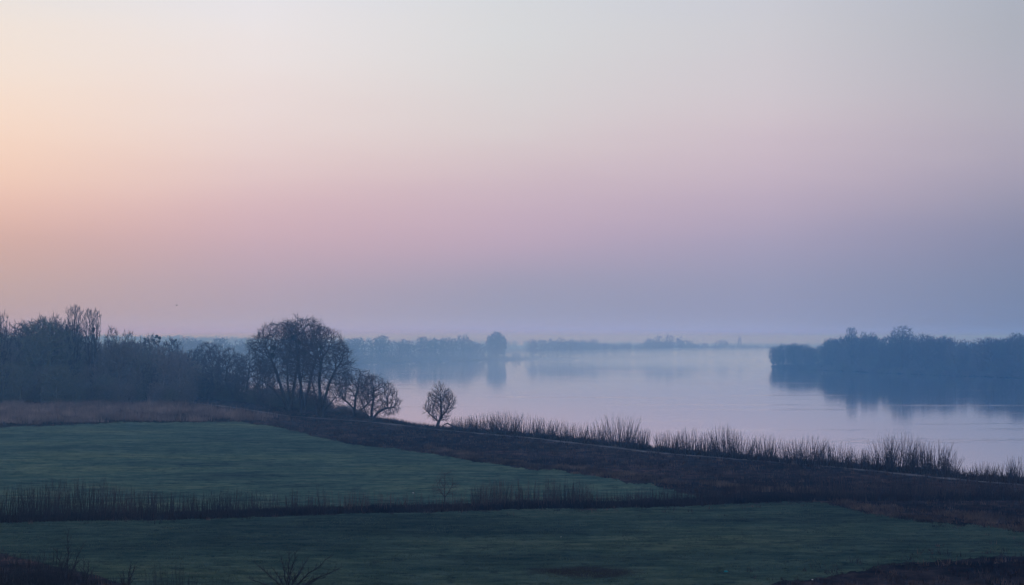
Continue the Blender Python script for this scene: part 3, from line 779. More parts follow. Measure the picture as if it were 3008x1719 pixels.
# ------------------------------------------------------------------ shrubs of thin shoots
def shoots(n, w, h, depth, seed, spread=0.35, r=0.02, side=7, hmin=0.45, lean=0.0, rtop=0.25):
    q = np.random.default_rng(seed)
    x = q.uniform(-w / 2, w / 2, n) * 0.75; y = q.uniform(-depth / 2, depth / 2, n)
    L = h * q.uniform(hmin, 1.0, n) * (1 - 0.25 * (np.abs(x) / (w / 2 + 1e-6)) ** 2)
    p = np.stack([x, y, np.zeros(n) - 0.1], 1)
    d = np.stack([x / w * spread * 2 + q.normal(0, spread * 0.45, n) + lean, q.normal(0, spread * 0.5, n), np.ones(n)], 1)
    d /= np.linalg.norm(d, axis=1, keepdims=True)
    P0, P1, R0, R1 = [], [], [], []
    S = 6
    rr = r * q.uniform(0.7, 1.2, n)
    for s in range(S):
        p2 = p + d * (L / S)[:, None]
        a = rr * (1 - (1 - rtop) * s / S); b = rr * (1 - (1 - rtop) * (s + 1) / S)
        P0.append(p); P1.append(p2); R0.append(a); R1.append(b)
        if s > 0:
            for k in range(max(1, side // 4)):
                m = q.uniform(size=n) < 0.75
                t = q.uniform(0, 1, n)[:, None]
                b0 = p + (p2 - p) * t
                e = d + q.normal(0, 0.32, d.shape); e[:, 2] += 0.2; e /= np.linalg.norm(e, axis=1, keepdims=True)
                ll = (L * q.uniform(0.08, 0.2, n))[:, None]
                P0.append(b0[m]); P1.append((b0 + e * ll)[m]); R0.append(a[m] * 0.55); R1.append(a[m] * 0.2)
        d = d + q.normal(0, 0.05, d.shape) + np.array([0, 0, 0.06]); d /= np.linalg.norm(d, axis=1, keepdims=True)
        p = p2
    c0 = np.stack([x * 0.55, y * 0.55, np.full(n, -0.12)], 1); b0 = np.stack([x, y, np.full(n, -0.1)], 1)
    P0 += [np.zeros((n, 3)) + [0, 0, -0.12], c0]; P1 += [c0, b0]; R0 += [np.full(n, .05)] * 2; R1 += [np.full(n, .04)] * 2
    P0 = np.concatenate(P0); P1 = np.concatenate(P1); R0 = np.concatenate(R0); R1 = np.concatenate(R1)
    return tubes(P0, P1, R0, R1, 3)

def shrub(name, px, py, top, wpx, n, label, group, seed, cat='shrub', spread=0.3, r=0.02, depth=1.2, mat=None, hmin=0.45, lean=0.0, litter=True):
    x, y = ground(px, py); mp = y / F
    h = (py - top) * mp; w = wpx * mp
    root = link(name, None, label=label, category=cat, group=group); root.location = (x, y, gz(x, y))
    v, f = shoots(n, w, h, depth, seed, spread, r, hmin=hmin, lean=lean)
    link('shoots', fast_mesh('shoots', v, [f]), mat or M_shoot, root)
    if litter:
        q = np.random.default_rng(seed + 9)
        m = n * 3
        a = np.stack([q.uniform(-w / 2, w / 2, m) * .95, q.uniform(-depth, depth, m) * .6, np.full(m, -0.1)], 1)
        d = q.normal(0, .28, (m, 3)); d[:, 2] = q.uniform(.2, .62, m) * min(1.0, h / 3)
        v, f = tubes(a, a + d, np.full(m, r), np.full(m, r * .3), 3)
        link('root_tangle', fast_mesh('root_tangle', v, [f]), M_bark, root)
    return root

GS = 'willow scrub along the river bank'
BANK = curve([(1100, 1236), (1200, 1250), (1340, 1262), (1500, 1277), (1640, 1293), (1750, 1303), (1905, 1318), (2000, 1328), (2110, 1338), (2250, 1352), (2400, 1366), (2500, 1374), (2700, 1389), (2850, 1405), (3008, 1413), (3200, 1430)])
SCRUB = [
 (1362, 1222, 66, 'first fuzzy willow bush of the scrub, right beside the lone tree'),
 (1420, 1210, 80, 'second willow bush from the lone tree, dense and rounded'),
 (1480, 1210, 76, 'third willow bush from the lone tree, taller with tight upright shoots'),
 (1545, 1216, 76, 'fourth willow bush from the lone tree, dark at its foot'),
 (1600, 1226, 56, 'fifth willow bush from the lone tree, its shoots leaning right'),
 (1643, 1238, 44, 'low sparse willow bush where the scrub dips, sixth from the lone tree'),
 (1688, 1240, 60, 'willow bush just right of the first dip in the scrub'),
 (1745, 1240, 56, 'short dense willow bush, left neighbour of the tall spiky one'),
 (1815, 1222, 84, 'tall spiky willow bush with one high wand, left of the first bright gap'),
 (1873, 1250, 60, 'willow bush with shoots leaning right into the first bright gap'),
 (1963, 1262, 66, 'wide fan of willow shoots just right of the first bright gap'),
 (2022, 1264, 56, 'second willow bush right of the first bright gap'),
 (2075, 1262, 54, 'third willow bush right of the first bright gap'),
 (2126, 1254, 70, 'tall bushy willow at the middle of the scrub, fourth right of the first bright gap'),
 (2178, 1278, 46, 'small willow bush left of the vase-shaped one'),
 (2244, 1268, 74, 'vase-shaped willow bush left of the second bright gap'),
 (2326, 1290, 54, 'willow bush just right of the second bright gap'),
 (2376, 1284, 66, 'tall willow bush, second right of the second bright gap'),
 (2424, 1292, 50, 'dense willow bush with a dark foot, third right of the second bright gap'),
 (2472, 1304, 44, 'narrow willow bush with two thin wands'),
 (2518, 1316, 56, 'short pale willow bush, right of the narrow one with two wands'),
 (2562, 1310, 46, 'willow bush left of the tall single wand near the tallest scrub'),
 (2598, 1292, 40, 'slim willow bush with a tall single wand'),
 (2648, 1278, 74, 'tallest willow bush of the whole scrub, wands high over the river'),
 (2702, 1290, 66, 'broad dense willow bush right of the tallest one'),
 (2752, 1308, 56, 'thin open willow bush right of the broad dense one'),
 (2786, 1322, 34, 'last thin willow wands before the scrub drops low'),
 (2832, 1376, 62, 'knee-high brush just after the scrub drops low'),
 (2890, 1372, 64, 'low thin brush between the knee-high one and the right edge clump'),
 (2945, 1366, 60, 'low brush left of the rising clump at the right edge'),
 (2995, 1346, 56, 'dark rising clump of shoots at the right edge of the picture'),
]
for i, (px, top, w, lab) in enumerate(SCRUB):
    py = float(BANK(px))
    if px > 2800: top -= 10
    n = int(w * (3.4 if px < 1500 else (2.6 if px < 2800 else 2.2)))
    lean = 0.12 if 'leaning right' in lab else (0.10 * math.sin(i * 2.3))
    shrub('willow_shrub', px, py, top - (0.12 + 0.12 * math.sin(i * 4.1)) * (py - top), w * 1.3, n, lab, GS, 200 + i, spread=0.30 + 0.16 * ((i * 7) % 3) / 2, r=0.028, lean=lean, depth=1.5, hmin=0.25)

# saplings and thickets of the hedge in the ditch
GH = 'saplings and bushes of the hedge between the fields'
HEDGE = curve([(-900, 1550), (0, 1530), (500, 1521), (1000, 1502), (1500, 1485), (2000, 1476), (2250, 1466), (2400, 1462), (3008, 1462)])
M_hedge = wood_mat('dark_hedge_twigs', (0.018, 0.016, 0.015), (0.045, 0.036, 0.033))
for i, (px, top, w, n, lab) in enumerate([
 (945, 1400, 26, 5, 'pair of thin tall saplings in the hedge, left of the three upright ones'),
 (1017, 1418, 12, 3, 'left one of three thin upright saplings in the hedge'),
 (1037, 1414, 12, 3, 'middle one of three thin upright saplings in the hedge'),
 (1066, 1416, 18, 4, 'right one of three thin upright saplings in the hedge'),
 (1415, 1412, 66, 40, 'left dark bush of the hedge thicket at the picture centre'),
 (1472, 1404, 70, 46, 'tall dark bush of the hedge thicket, second from its left'),
 (1545, 1410, 66, 44, 'round forked bush in the middle of the hedge thicket'),
 (1620, 1418, 50, 26, 'thin bush right of the round forked one in the hedge'),
 (1680, 1396, 86, 64, 'largest dark bush of the hedge, where the far field narrows'),
 (1790, 1430, 34, 10, 'sparse stems alone in the hedge right of its largest bush'),
 (1845, 1428, 50, 18, 'low open bush second right of the largest hedge bush'),
 (1935, 1426, 44, 20, 'open hedge bush at the tip of the far green field'),
 (1988, 1408, 34, 18, 'taller dark hedge bush just past the tip of the far green field'),
 (2085, 1410, 84, 60, 'wide black bush on the dead grass slope below the path'),
 (2290, 1408, 60, 34, 'faint dark bush at the end of the hedge, above the near field corner'),
 (2440, 1404, 70, 44, 'dark bush on the brown slope right of the hedge end'),
 (2690, 1398, 120, 80, 'broad dark thicket below the path near the right, before the tallest scrub'),
 (2900, 1405, 110, 70, 'dark low thicket below the path at the far right')]):
    shrub('hedge_shrub' if n > 6 else 'sapling', px, float(HEDGE(px)), top, w, n, lab, GH, 300 + i, cat='shrub' if n > 6 else 'sapling', spread=0.22, r=0.022, mat=M_hedge, depth=1.0, hmin=0.5)
# small forked tree of the hedge
ws = grow_tree([[(0, 0, 0), (0, 0, 0.9), (0.02, 0, 1.6)], [(0, 0, 0.9), (-0.5, 0, 1.6)], [(0, 0, 0.8), (0.45, 0, 1.5)]],
               envelope([(1.0, -1.0, 1.0), (1.6, -1.2, 1.2), (2.2, -1.0, 1.0), (2.7, -0.5, 0.5)], 160, seed=8), kill=0.28, step=0.16, infl=2, r_tip=0.011, tw_r=0.009, tw_len=0.5, tw_n=2, seed=8, thick=0.03, up=0.3)
plant('small_tree', ws, place_px(1306, 1492), (1.05, 1.05, 1.15), label='small forked bare tree standing alone in the hedge between the fields', category='tree', group=GH)

# foreground shrubs
GFG = 'bare bushes at the near edge of the field'
M_fg = wood_mat('foreground_twigs', (0.014, 0.012, 0.012), (0.035, 0.028, 0.026))
def fork_bush(px, py, stems, seed, label, name='bare_shrub', cat='shrub'):
    """stems: list of (tip px, tip py): straight forking rods with opposite side twigs"""
    x, y = ground(px, py); z0 = gz(x, y)
    q = np.random.default_rng(seed)
    root = link(name, None, label=label, category=cat, group=GFG); root.location = (x, y, z0)
    P0, P1, R0, R1 = [], [], [], []
    for (tx_, ty_) in stems:
        dy_ = q.uniform(-1, 1)
        X_, Y_, Z_ = at_dist(tx_, ty_, y + dy_)
        tip = np.array([X_ - x, dy_, Z_ - z0]); L = np.linalg.norm(tip)
        n = 9; pts = [np.array([q.normal(0, .08), q.normal(0, .08), -0.1])]
        for k in range(1, n + 1):
            t = k / n; c = np.array([tip[0] * t ** 1.25, tip[1] * t, tip[2] * t ** 0.9]); pts.append(c + q.normal(0, .025, 3))
        for k in range(n):
            a, b = pts[k], pts[k + 1]; ra = 0.045 * (1 - k / n) + 0.012; rb = 0.045 * (1 - (k + 1) / n) + 0.010
            P0.append(a); P1.append(b); R0.append(ra); R1.append(rb)
            if k >= 2:
                dd = (b - a) / np.linalg.norm(b - a)
                for s in (-1, 1):
                    sd = np.array([s * q.uniform(.5, .9), q.normal(0, .4), q.uniform(-.1, .3)])
                    e = dd * 0.9 + sd * 0.75; e /= np.linalg.norm(e)
                    ll = L * q.uniform(.09, .24) * (1.1 - k / n * .6)
                    m = b + e * ll * .5; en = m + (e + np.array([0, 0, .25])) * ll * .5
                    P0 += [b, m]; P1 += [m, en]; R0 += [ra * .5, ra * .38]; R1 += [ra * .38, .004]
                    e2 = e + q.normal(0, .4, 3); e2 /= np.linalg.norm(e2)
                    P0.append(m); P1.append(m + e2 * ll * .4); R0.append(ra * .3); R1.append(.003)
    v, f = tubes(np.array(P0), np.array(P1), np.array(R0), np.array(R1), 5)
    link('stems', fast_mesh('stems', v, [f]), M_fg, root)
    return root
fork_bush(845, 1760, [(752, 1655), (800, 1668), (826, 1632), (850, 1618), (872, 1615), (905, 1640), (890, 1665), (975, 1635), (1000, 1668), (735, 1700), (960, 1690)], 5,
          'bare V-branched bush cut by the bottom edge, left of the picture centre')
fork_bush(196, 1740, [(202, 1560), (190, 1640), (245, 1600), (160, 1610), (232, 1640)], 6, 'slender bare sapling at the bottom left, standing above the brush', 'sapling', 'sapling')
fork_bush(252, 1745, [(246, 1640), (262, 1650), (235, 1668), (275, 1672)], 7, 'shorter thin sapling right of the slender bottom left one', 'sapling', 'sapling')
fork_bush(372, 1760, [(385, 1655), (360, 1680), (398, 1660), (352, 1690)], 8, 'few thin stalks at the bottom edge between the brush and the reedy stand', 'sapling', 'sapling')
def fg_brush(px, py, top, w, n, lab, seed, r=0.016, spread=.4, hmin=.4):
    return shrub('brush', px, py, top, w, n, lab, GFG, seed, spread=spread, r=r, mat=M_fg, depth=2.2, hmin=hmin)
fg_brush(120, 1735, 1610, 130, 230, 'dense dark brush at the bottom left corner, round topped', 401, spread=.5)
fg_brush(20, 1730, 1628, 120, 150, 'low dark brush cut by the left edge at the bottom', 402, spread=.5)
fg_brush(215, 1750, 1664, 120, 120, 'low brush spreading at the feet of the two bottom left saplings', 403, spread=.6)
fg_brush(505, 1760, 1652, 190, 120, 'stand of thin upright stalks at the bottom edge, left of the V-branched bush', 404, r=.011, spread=.16, hmin=.3)
fg_brush(640, 1765, 1690, 120, 40, 'thin low stalks fading out right of the stand of upright ones', 405, r=.010, spread=.2, hmin=.3)

def stone(px, py, r, col, name, label, cat):
    x, y = ground(px, py); q = np.random.default_rng(int(px))
    bm_v, bm_f = [], []
    for i in range(7):
        t = math.pi * i / 6
        for j in range(10):
            a = 2 * math.pi * j / 10; k = 1 + q.uniform(-.22, .22)
            bm_v.append((r * 1.5 * k * math.sin(t) * math.cos(a), r * k * math.sin(t) * math.sin(a), r * .8 * k * math.cos(t)))
    for i in range(6):
        for j in range(10): bm_f.append([i * 10 + j, (i + 1) * 10 + j, (i + 1) * 10 + (j + 1) % 10, i * 10 + (j + 1) % 10])
    m = wood_mat(name + '_surface', col, tuple(c * 1.5 for c in col))
    o = link(name, fast_mesh(name, np.array(bm_v), [np.array(bm_f)]), m, label=label, category=cat)
    o.location = (x, y, gz(x, y) + r * .5)
stone(1214, 1450, .06, (.35, .35, .36), 'stone', 'tiny pale stone in the far green field, left of the hedge thicket', 'stone')
stone(1648, 1574, .045, (.3, .32, .33), 'stone', 'tiny pale stone in the middle of the near green field', 'stone')
stone(2386, 1705, .04, (.4, .4, .4), 'stone', 'tiny pale stone on the brown ground at the bottom right', 'stone')
stone(2132, 1682, .09, (.01, .14, .16), 'scrap', 'small turquoise scrap lying in the near green field at the lower right', 'litter')

# ------------------------------------------------------------------ uncountable plants
def blades(px_fn, count, h, w, seed, nb=7, spread=0.28, xr=(-170, 120), yr=(62, 340), zlift=0.0, size_noise=True):
    q = np.random.default_rng(seed)
    x = q.uniform(*xr, count); y = q.uniform(*yr, count)
    z = height(x, y)
    px, py = project(x, y, np.full(count, G))
    ok = px_fn(px, py, x, y) & (z > G - 0.9) & (px > -500) & (px < 3500)
    x, y, z = x[ok], y[ok], z[ok]
    n = len(x)
    s = q.uniform(0.5, 1.3, n)
    if size_noise: s *= 0.65 + 0.7 * (0.5 + 0.5 * wob(x, y, 6, seed))
    x = np.repeat(x, nb); y = np.repeat(y, nb); z = np.repeat(z, nb); s = np.repeat(s, nb); n = len(x)
    bx = x + q.normal(0, 0.14, n) * (s + .3); by = y + q.normal(0, 0.14, n) * (s + .3)
    a = q.uniform(0, math.pi, n); ww = w * q.uniform(.6, 1.4, n); hh = h * s * q.uniform(.5, 1.1, n)
    dx = np.cos(a) * ww; dy = np.sin(a) * ww
    tx = bx + q.normal(0, spread, n) * hh; ty = by + q.normal(0, spread, n) * hh
    v = np.stack([np.stack([bx - dx, by - dy, z - .05], 1), np.stack([bx + dx, by + dy, z - .05], 1), np.stack([tx, ty, z + hh + zlift], 1)], 1).reshape(-1, 3)
    return v, np.arange(n * 3).reshape(-1, 3)

def grass_mat(name, cols, ns=0.25):
    m, nt, bs = new_mat(name)
    bs.inputs['Roughness'].default_value = 1.0; bs.inputs['Specular IOR Level'].default_value = 0.0
    noise_color(nt, bs, cols, nscale=ns, detail=5, rough=0.7, lo=0.35, hi=0.65)
    return m
M_dead = grass_mat('dead_grass', [(0.010, 0.009, 0.011), (0.042, 0.033, 0.032), (0.16, 0.12, 0.10)], 0.4)
M_reed = grass_mat('pale_dry_reeds', [(0.08, 0.06, 0.05), (0.20, 0.15, 0.13), (0.34, 0.27, 0.24)], 0.12)
M_ditch = grass_mat('dark_ditch_growth', [(0.014, 0.012, 0.012), (0.05, 0.038, 0.034)])
M_crop = grass_mat('green_blades', [(0.035, 0.052, 0.038), (0.062, 0.092, 0.06), (0.105, 0.135, 0.09)])
M_stalk = grass_mat('hedge_stalks', [(0.022, 0.017, 0.016), (0.060, 0.043, 0.037), (0.11, 0.078, 0.062)], 0.08)

def in_f1(px, py): return (py > F1_TOP(px)) & (py < F1_BOT(px)) & (px < 2095)
def in_f2(px, py): return (py > F2_TOP(px)) & (py < F2_BOT(px))
def in_path(px, py): return (np.abs(py - pc(px)) < 2.5) & (px > 400)
qj = np.random.default_rng(99)
def rough(px, py, x, y):
    j = qj.normal(0, 4.0, px.shape) * np.clip((py - 1180) / 250, .5, 1.6) * (1 + 1.6 * sstep((px - 1500) / 500))
    return ~in_f1(px + j * 3, py + j) & ~in_f2(px + j * 3, py + j) & ~in_path(px, py)
v, f = blades(rough, 110000, 0.42, 0.03, 501, nb=8)
link('dead_grass', fast_mesh('dead_grass', v, [f]), M_dead, kind='stuff', label='brown dead tussock grass on the rough ground around the fields', category='grass')

M_tan = grass_mat('tan_grass', [(0.02, 0.015, 0.013), (0.085, 0.062, 0.05), (0.19, 0.14, 0.105)], 0.22)
tanc = curve([(1250, 1322), (1400, 1348), (1550, 1368), (1700, 1386), (1900, 1406), (2100, 1428), (2350, 1442), (2420, 1455), (2500, 1478), (2620, 1508), (2700, 1520), (2850, 1530), (3008, 1548), (3300, 1560)])
def tan(px, py, x, y):
    return rough(px, py, x, y) & (px > 1250) & (np.abs(py - tanc(px)) < 9 + 9 * (px > 2450)) & (wob(x, y, 7, 71) + 0.6 * wob(x, y, 2.5, 72) > -0.1)
v, f = blades(tan, 160000, 0.4, 0.03, 507, nb=7, xr=(-40, 60), yr=(95, 190))
link('tan_grass', fast_mesh('tan_grass', v, [f]), M_tan, kind='stuff', label='paler tan dead grass along the margins of the green fields', category='grass')

def bank_strip(px, py, x, y):
    return (py < BANK(px) + 1.0) & (py > BANK(px) - 9) & (px > 1060)
v, f = blades(lambda px, py, x, y: (np.interp(x, SH[:, 0], SH[:, 1]) - y < 6) & (px > 1040), 120000, 0.75, 0.028, 502, nb=7, xr=(-50, 75), yr=(100, 270))
link('bank_grass', fast_mesh('bank_grass', v, [f]), M_ditch, kind='stuff', label='dark ragged grass fringing the river bank under the willow scrub', category='grass')

reed_top = curve([(-500, 1188), (0, 1192), (300, 1186), (500, 1190), (650, 1206), (800, 1226), (900, 1236)])
reed_bot = curve([(-500, 1262), (0, 1250), (400, 1239), (700, 1238), (900, 1245)])
def reeds(px, py, x, y):
    return (py > reed_top(px)) & (py < reed_bot(px)) & (px < 800 + 60 * wob(x, y, 5, 45)) & (wob(x, y, 10, 44) + .7 * wob(x, y, 3.5, 46) > -0.05)
v, f = blades(reeds, 60000, 1.35, 0.035, 503, nb=7, xr=(-170, -20), yr=(215, 325), spread=0.1)
link('reeds', fast_mesh('reeds', v, [f]), M_reed, kind='stuff', label='pale pinkish dry reeds in a band between the wood and the far green field', category='reeds')

# hedge stalks: thousands of thin stems in the ditch line
q = np.random.default_rng(504)
dens = curve([(-900, 1), (0, 1), (700, 1), (760, .75), (900, .6), (1000, .45), (1300, .4), (1380, .6), (1500, .65), (1720, .6), (1760, .5), (2100, .8), (2600, .9), (3300, .8)])
hgt = curve([(-900, 104), (0, 94), (120, 104), (300, 108), (380, 84), (520, 72), (560, 60), (700, 76), (770, 60), (900, 62), (1080, 56), (1350, 46), (1440, 80), (1560, 72), (1640, 80), (1720, 66), (1780, 44), (2100, 62), (2400, 64), (3300, 64)])
N_ = 7600
px = q.uniform(-500, 3300, N_); keep = q.uniform(size=N_) < dens(px) * (0.45 + 0.55 * (np.sin(px * .09) * np.sin(px * .023 + 1) > -0.25 - (px < 700))); px = px[keep]
py = HEDGE(px) + q.uniform(-7, 9, len(px))
wx = np.array([ground(a, b) for a, b in zip(px, py)])
hh = hgt(px) * q.uniform(.3, 1.2, len(px)) * wx[:, 1] / F
z = height(wx[:, 0], wx[:, 1])
b = np.stack([wx[:, 0], wx[:, 1], z - .1], 1)
parts = []; p = b; d = q.normal(0, .07, b.shape); d[:, 2] = 1
rr_ = q.uniform(.014, .026, len(b))
for s in range(4):
    p2 = p + d * (hh / 4)[:, None]
    parts.append(tubes(p, p2, rr_ * (1 - s * .2), rr_ * (.8 - s * .2), 3))
    if s:
        e = d + q.normal(0, .3, d.shape); parts.append(tubes(p, p + e * (hh * .16)[:, None], rr_ * .5, rr_ * .15, 3))
    d = d + q.normal(0, .04, d.shape); p = p2
v, f = join(parts)
link('hedge_stalks', fast_mesh('hedge_stalks', v, [f]), M_stalk, kind='stuff', label='countless thin brown stalks of the hedge line between the two fields', category='stalks')
def ditch(px, py, x, y): return (np.abs(py - HEDGE(px) - 4) < 5.5)
v, f = blades(ditch, 500000, 0.5, 0.035, 505, nb=5, xr=(-95, 90), yr=(100, 150))
link('ditch_growth', fast_mesh('ditch_growth', v, [f]), M_ditch, kind='stuff', label='dark low growth in the ditch at the foot of the hedge stalks', category='undergrowth')
v, f = blades(lambda px, py, x, y: in_f2(px, py + qj.normal(0, 4, px.shape)), 150000, 0.12, 0.03, 506, nb=4, xr=(-75, 75), yr=(64, 135), spread=.5)
link('crop_blades', fast_mesh('crop_blades', v, [f]), M_crop, kind='stuff', label='short green blades of the young crop in the near field', category='crop')

# ------------------------------------------------------------------ haze
HCOL = (0.18, 0.50, 1.0); HDENS = 0.0009
HB = [(-3000, -400, -4.2), (3000, 3550, 27.5)]
(a0, b0, c0), (a1, b1, c1) = HB
hv = np.array([(x, y, z) for z in (c0, c1) for (x, y) in ((a0, b0), (a1, b0), (a1, b1), (a0, b1))], float)
hf = np.array([[0, 3, 2, 1], [4, 5, 6, 7], [0, 1, 5, 4], [1, 2, 6, 5], [2, 3, 7, 6], [3, 0, 4, 7]])
m_h = bpy.data.materials.new('morning_haze'); m_h.use_nodes = True
nt = m_h.node_tree; nt.nodes.clear()
out = nt.nodes.new('ShaderNodeOutputMaterial'); pv = nt.nodes.new('ShaderNodeVolumePrincipled')
pv.inputs['Color'].default_value = (*HCOL, 1)
pv.inputs['Absorption Color'].default_value = (1, 1, 1, 1)
pv.inputs['Density'].default_value = HDENS
pv.inputs['Anisotropy'].default_value = 0.7
nt.links.new(pv.outputs[0], out.inputs['Volume'])
link('haze', fast_mesh('haze', hv, [hf]), m_h, kind='stuff', label='thin blue morning haze lying over the river and fields', category='haze')

# a low bank of mist lying on the water before the far shore
mb = bpy.data.materials.new('river_mist'); mb.use_nodes = True
nt = mb.node_tree; nt.nodes.clear()
out = nt.nodes.new('ShaderNodeOutputMaterial'); pv = nt.nodes.new('ShaderNodeVolumePrincipled')
pv.inputs['Color'].default_value = (0.75, 0.85, 1.0, 1)
pv.inputs['Absorption Color'].default_value = (1, 1, 1, 1)
pv.inputs['Density'].default_value = 0.0016
pv.inputs['Anisotropy'].default_value = 0.6
nt.links.new(pv.outputs[0], out.inputs['Volume'])
uu, vv = 48, 16
vs = []
for i in range(vv + 1):
    t = math.pi * i / vv
    for j in range(uu):
        a = 2 * math.pi * j / uu; vs.append((math.sin(t) * math.cos(a), math.sin(t) * math.sin(a), math.cos(t)))
fq = [[i * uu + j, (i + 1) * uu + j, (i + 1) * uu + (j + 1) % uu, i * uu + (j + 1) % uu] for i in range(vv) for j in range(uu)]
vs = np.array(vs)
for loc, rad, rz, lab in [((10, 1165, 0.8), (520, 125, 8.0), R(44), 'low bright mist along the foot of the far shore'), ((40, 1200, 1.5), (640, 190, 24.0), R(42), 'pale mist hanging over the whole far shore'), ((205, 1290, 0.8), (270, 190, 9.0), R(30), 'low bright mist on the water left of the wooded right bank'), ((215, 1300, 0.8), (210, 150, 7.0), R(30), 'densest heart of the low mist left of the wooded right bank')]:
    mm = mb
    if rad[2] < 12:
        mm = bpy.data.materials.get('low_mist' if rad[0] > 400 else 'dense_low_mist')
        if mm is None:
            mm = mb.copy(); mm.name = 'low_mist' if rad[0] > 400 else 'dense_low_mist'
            [n_ for n_ in mm.node_tree.nodes if n_.type == 'PRINCIPLED_VOLUME'][0].inputs['Density'].default_value = 0.0006 if rad[0] > 400 else 0.0036
    o = link('mist', fast_mesh('mist', vs * np.array(rad), [np.array(fq)]), mm, kind='stuff', label=lab, category='mist')
    o.location = loc; o.rotation_euler = (0, 0, rz)

# ------------------------------------------------------------------ sky
w = bpy.data.worlds.new('World'); SC.world = w; w.use_nodes = True
nt = w.node_tree; nt.nodes.clear()
N = nt.nodes.new; Lk = nt.links.new
out = N('ShaderNodeOutputWorld'); bg = N('ShaderNodeBackground')
tc = N('ShaderNodeTexCoord'); sx = N('ShaderNodeSeparateXYZ'); nrm = N('ShaderNodeVectorMath'); nrm.operation = 'NORMALIZE'
Lk(tc.outputs['Generated'], nrm.inputs[0]); Lk(nrm.outputs[0], sx.inputs[0])
def math_(op, a, b=None, c=None):
    n = N('ShaderNodeMath'); n.operation = op
    for i, v in enumerate((a, b, c)):
        if v is None: continue
        if isinstance(v, (int, float)): n.inputs[i].default_value = v
        else: Lk(v, n.inputs[i])
    return n.outputs[0]
elev = math_('ARCSINE', sx.outputs[2])
ev = math_('DIVIDE', elev, R(90))
mpz = N('ShaderNodeMapping'); mpz.inputs['Scale'].default_value = (1.6, 1.6, 9.0); mpz.inputs['Rotation'].default_value = (0, R(5), 0)
nzz = N('ShaderNodeTexNoise'); nzz.inputs['Scale'].default_value = 2.2; nzz.inputs['Detail'].default_value = 4; nzz.inputs['Roughness'].default_value = 0.5
Lk(nrm.outputs[0], mpz.inputs[0]); Lk(mpz.outputs[0], nzz.inputs['Vector'])
ev = math_('MULTIPLY', ev, math_('MULTIPLY_ADD', nzz.outputs[0], 0.26, 0.87))   # faint uneven layers of haze
pos = math_('SQRT', math_('MAXIMUM', ev, 0.0))          # more stops close to the horizon
az = math_('ARCTAN2', sx.outputs[0], sx.outputs[1])
JF = 1.0
YS = [0, 150, 300, 400, 500, 600, 700, 780, 815, 831]
COLS = {
 20: [(232, 226, 216), (241, 225, 207), (244, 216, 192), (239, 204, 180), (226, 185, 170), (204, 166, 163), (188, 164, 168), (182, 165, 174), (182, 165, 177)],
 637: [(230, 228, 226), (234, 224, 216), (230, 212, 204), (224, 200, 194), (210, 178, 182), (194, 165, 182), (174, 160, 184), (170, 162, 184), (174, 168, 188)],
 1274: [(214, 216, 218), (213, 212, 214), (214, 206, 208), (209, 192, 198), (194, 171, 190), (180, 160, 186), (150, 152, 184), (150, 156, 186), (156, 160, 190)],
 1911: [(196, 202, 208), (197, 200, 207), (200, 194, 202), (192, 182, 196), (180, 164, 188), (158, 152, 184), (142, 148, 184), (142, 150, 186), (146, 156, 188)],
 2530: [(164, 174, 184), (167, 175, 187), (170, 171, 184), (158, 157, 178), (144, 143, 170), (124, 130, 165), (116, 131, 168), (114, 130, 167), (112, 130, 166)],
}
COLS = {k: v + [v[-1]] for k, v in COLS.items()}
ZEN = (0.44, 0.52, 0.78); MID = None
def ramp(stops):
    cr = N('ShaderNodeValToRGB'); cr.color_ramp.interpolation = 'B_SPLINE'
    el = cr.color_ramp.elements
    stops = sorted(stops)
    el[0].position = stops[0][0]; el[0].color = (*stops[0][1], 1)
    el[1].position = stops[-1][0]; el[1].color = (*stops[-1][1], 1)
    for p_, c_ in stops[1:-1]:
        e = el.new(p_); e.color = (*c_, 1)
    Lk(pos, cr.inputs[0]); return cr.outputs[0]
cols = []
for px_, cl in COLS.items():
    st = []
    for y_, c_ in zip(YS, cl):
        c_ = [c_[0] + (1 if 450 < y_ < 750 else 0) + (6 if px_ > 1800 and y_ < 450 else 0), c_[1] + (2 if 450 < y_ < 750 else 0), c_[2] + (7 if px_ < 700 and y_ < 550 else 1)]
        dx, dy, dz = ray(px_ * 3008 / 2548, y_ * 3008 / 2548)
        e = math.asin(dz / math.sqrt(dx * dx + dy * dy + dz * dz)); 
        path = min((27.5 - HC) / max(math.sin(e), 1e-3), 2600)
        T = [math.exp(-HDENS * c * path) for c in HCOL]
        st.append((math.sqrt(max(0, e) / R(90)), tuple(v * (JF + (1 - JF) / max(t, 0.2)) for v, t in zip(np.array(lin(c_)) * ((0.92, 0.91, 1.9) if y_ > 820 else (0.94, 0.94, 1.08) if y_ > 800 else ((0.95, 0.95, 0.95) if y_ > 750 else ((0.97, 0.97, 0.95) if y_ > 650 else (1, 1, 1)))), T))))
    st.append((0.0, st[-1][1]))
    top = st[0][1]
    st.append((math.sqrt(25 / 90), tuple(0.55 * a + 0.45 * b for a, b in zip(top, ZEN))))
    st.append((1.0, ZEN))
    cols.append((math.atan((px_ * 3008 / 2548 - CX) / F), ramp(st)))
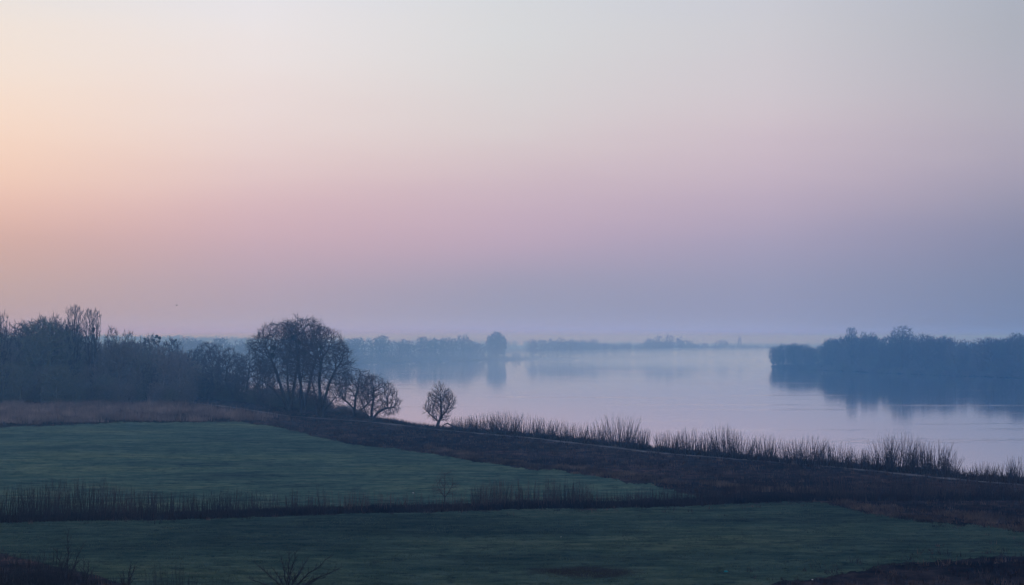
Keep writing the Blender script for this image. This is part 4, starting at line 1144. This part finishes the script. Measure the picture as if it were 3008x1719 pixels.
# the rest of the horizon: glow to the far left, dusk blue behind the viewer
glow = ramp([(0, lin((190, 168, 168))), (0.15, lin((214, 180, 168))), (0.28, lin((246, 214, 184))), (0.4, lin((244, 226, 204))), (0.6, lin((190, 200, 205))), (1, ZEN)])
back = ramp([(0, (0.28, 0.36, 0.66)), (0.2, (0.33, 0.38, 0.64)), (0.35, (0.38, 0.42, 0.66)), (0.6, (0.38, 0.46, 0.70)), (1, ZEN)])
chain = [(R(-180), back), (R(-110), back), (R(-50), glow)] + cols + [(R(70), back), (R(180), back)]
cur = chain[0][1]
for (a0_, _), (a1_, c1_) in zip(chain[:-1], chain[1:]):
    mr = N('ShaderNodeMapRange'); mr.clamp = True
    mr.inputs[1].default_value = a0_; mr.inputs[2].default_value = a1_
    Lk(az, mr.inputs[0])
    mx = N('ShaderNodeMix'); mx.data_type = 'RGBA'
    Lk(mr.outputs[0], mx.inputs[0]); Lk(cur, mx.inputs[6]); Lk(c1_, mx.inputs[7]); cur = mx.outputs[2]
sky = N('ShaderNodeTexSky'); sky.sky_type = 'NISHITA'; sky.sun_disc = False
sky.sun_elevation = R(1.0); sky.sun_rotation = R(-75); sky.altitude = 50
add = N('ShaderNodeMix'); add.data_type = 'RGBA'; add.blend_type = 'ADD'; add.inputs[0].default_value = 0.02
Lk(cur, add.inputs[6]); Lk(sky.outputs[0], add.inputs[7])
Lk(add.outputs[2], bg.inputs['Color']); bg.inputs['Strength'].default_value = 1.0
Lk(bg.outputs[0], out.inputs['Surface'])

sun = bpy.data.lights.new('sun', 'SUN'); sun.energy = 0.06; sun.angle = R(15); sun.color = (1.0, 0.78, 0.6)
so = bpy.data.objects.new('sun', sun); COL.objects.link(so)
sd = Vector((math.sin(R(-75)) * math.cos(R(6)), math.cos(R(-75)) * math.cos(R(6)), math.sin(R(6))))
so.rotation_euler = (-sd).to_track_quat('-Z', 'Y').to_euler()

# ------------------------------------------------------------------ render settings
SC.view_settings.view_transform = 'Standard'; SC.view_settings.look = 'None'
SC.view_settings.exposure = 0.0; SC.view_settings.gamma = 1.0
cy = SC.cycles
cy.max_bounces = 6; cy.diffuse_bounces = 2; cy.glossy_bounces = 3; cy.transmission_bounces = 2; cy.volume_bounces = 2
cy.use_adaptive_sampling = False
cy.use_denoising = True; cy.denoiser = 'OPENIMAGEDENOISE'; cy.denoising_input_passes = 'RGB_ALBEDO_NORMAL'
cy.sample_clamp_indirect = 3.0
print('objects', len(bpy.data.objects), 'faces', sum(len(m.polygons) for m in bpy.data.meshes))
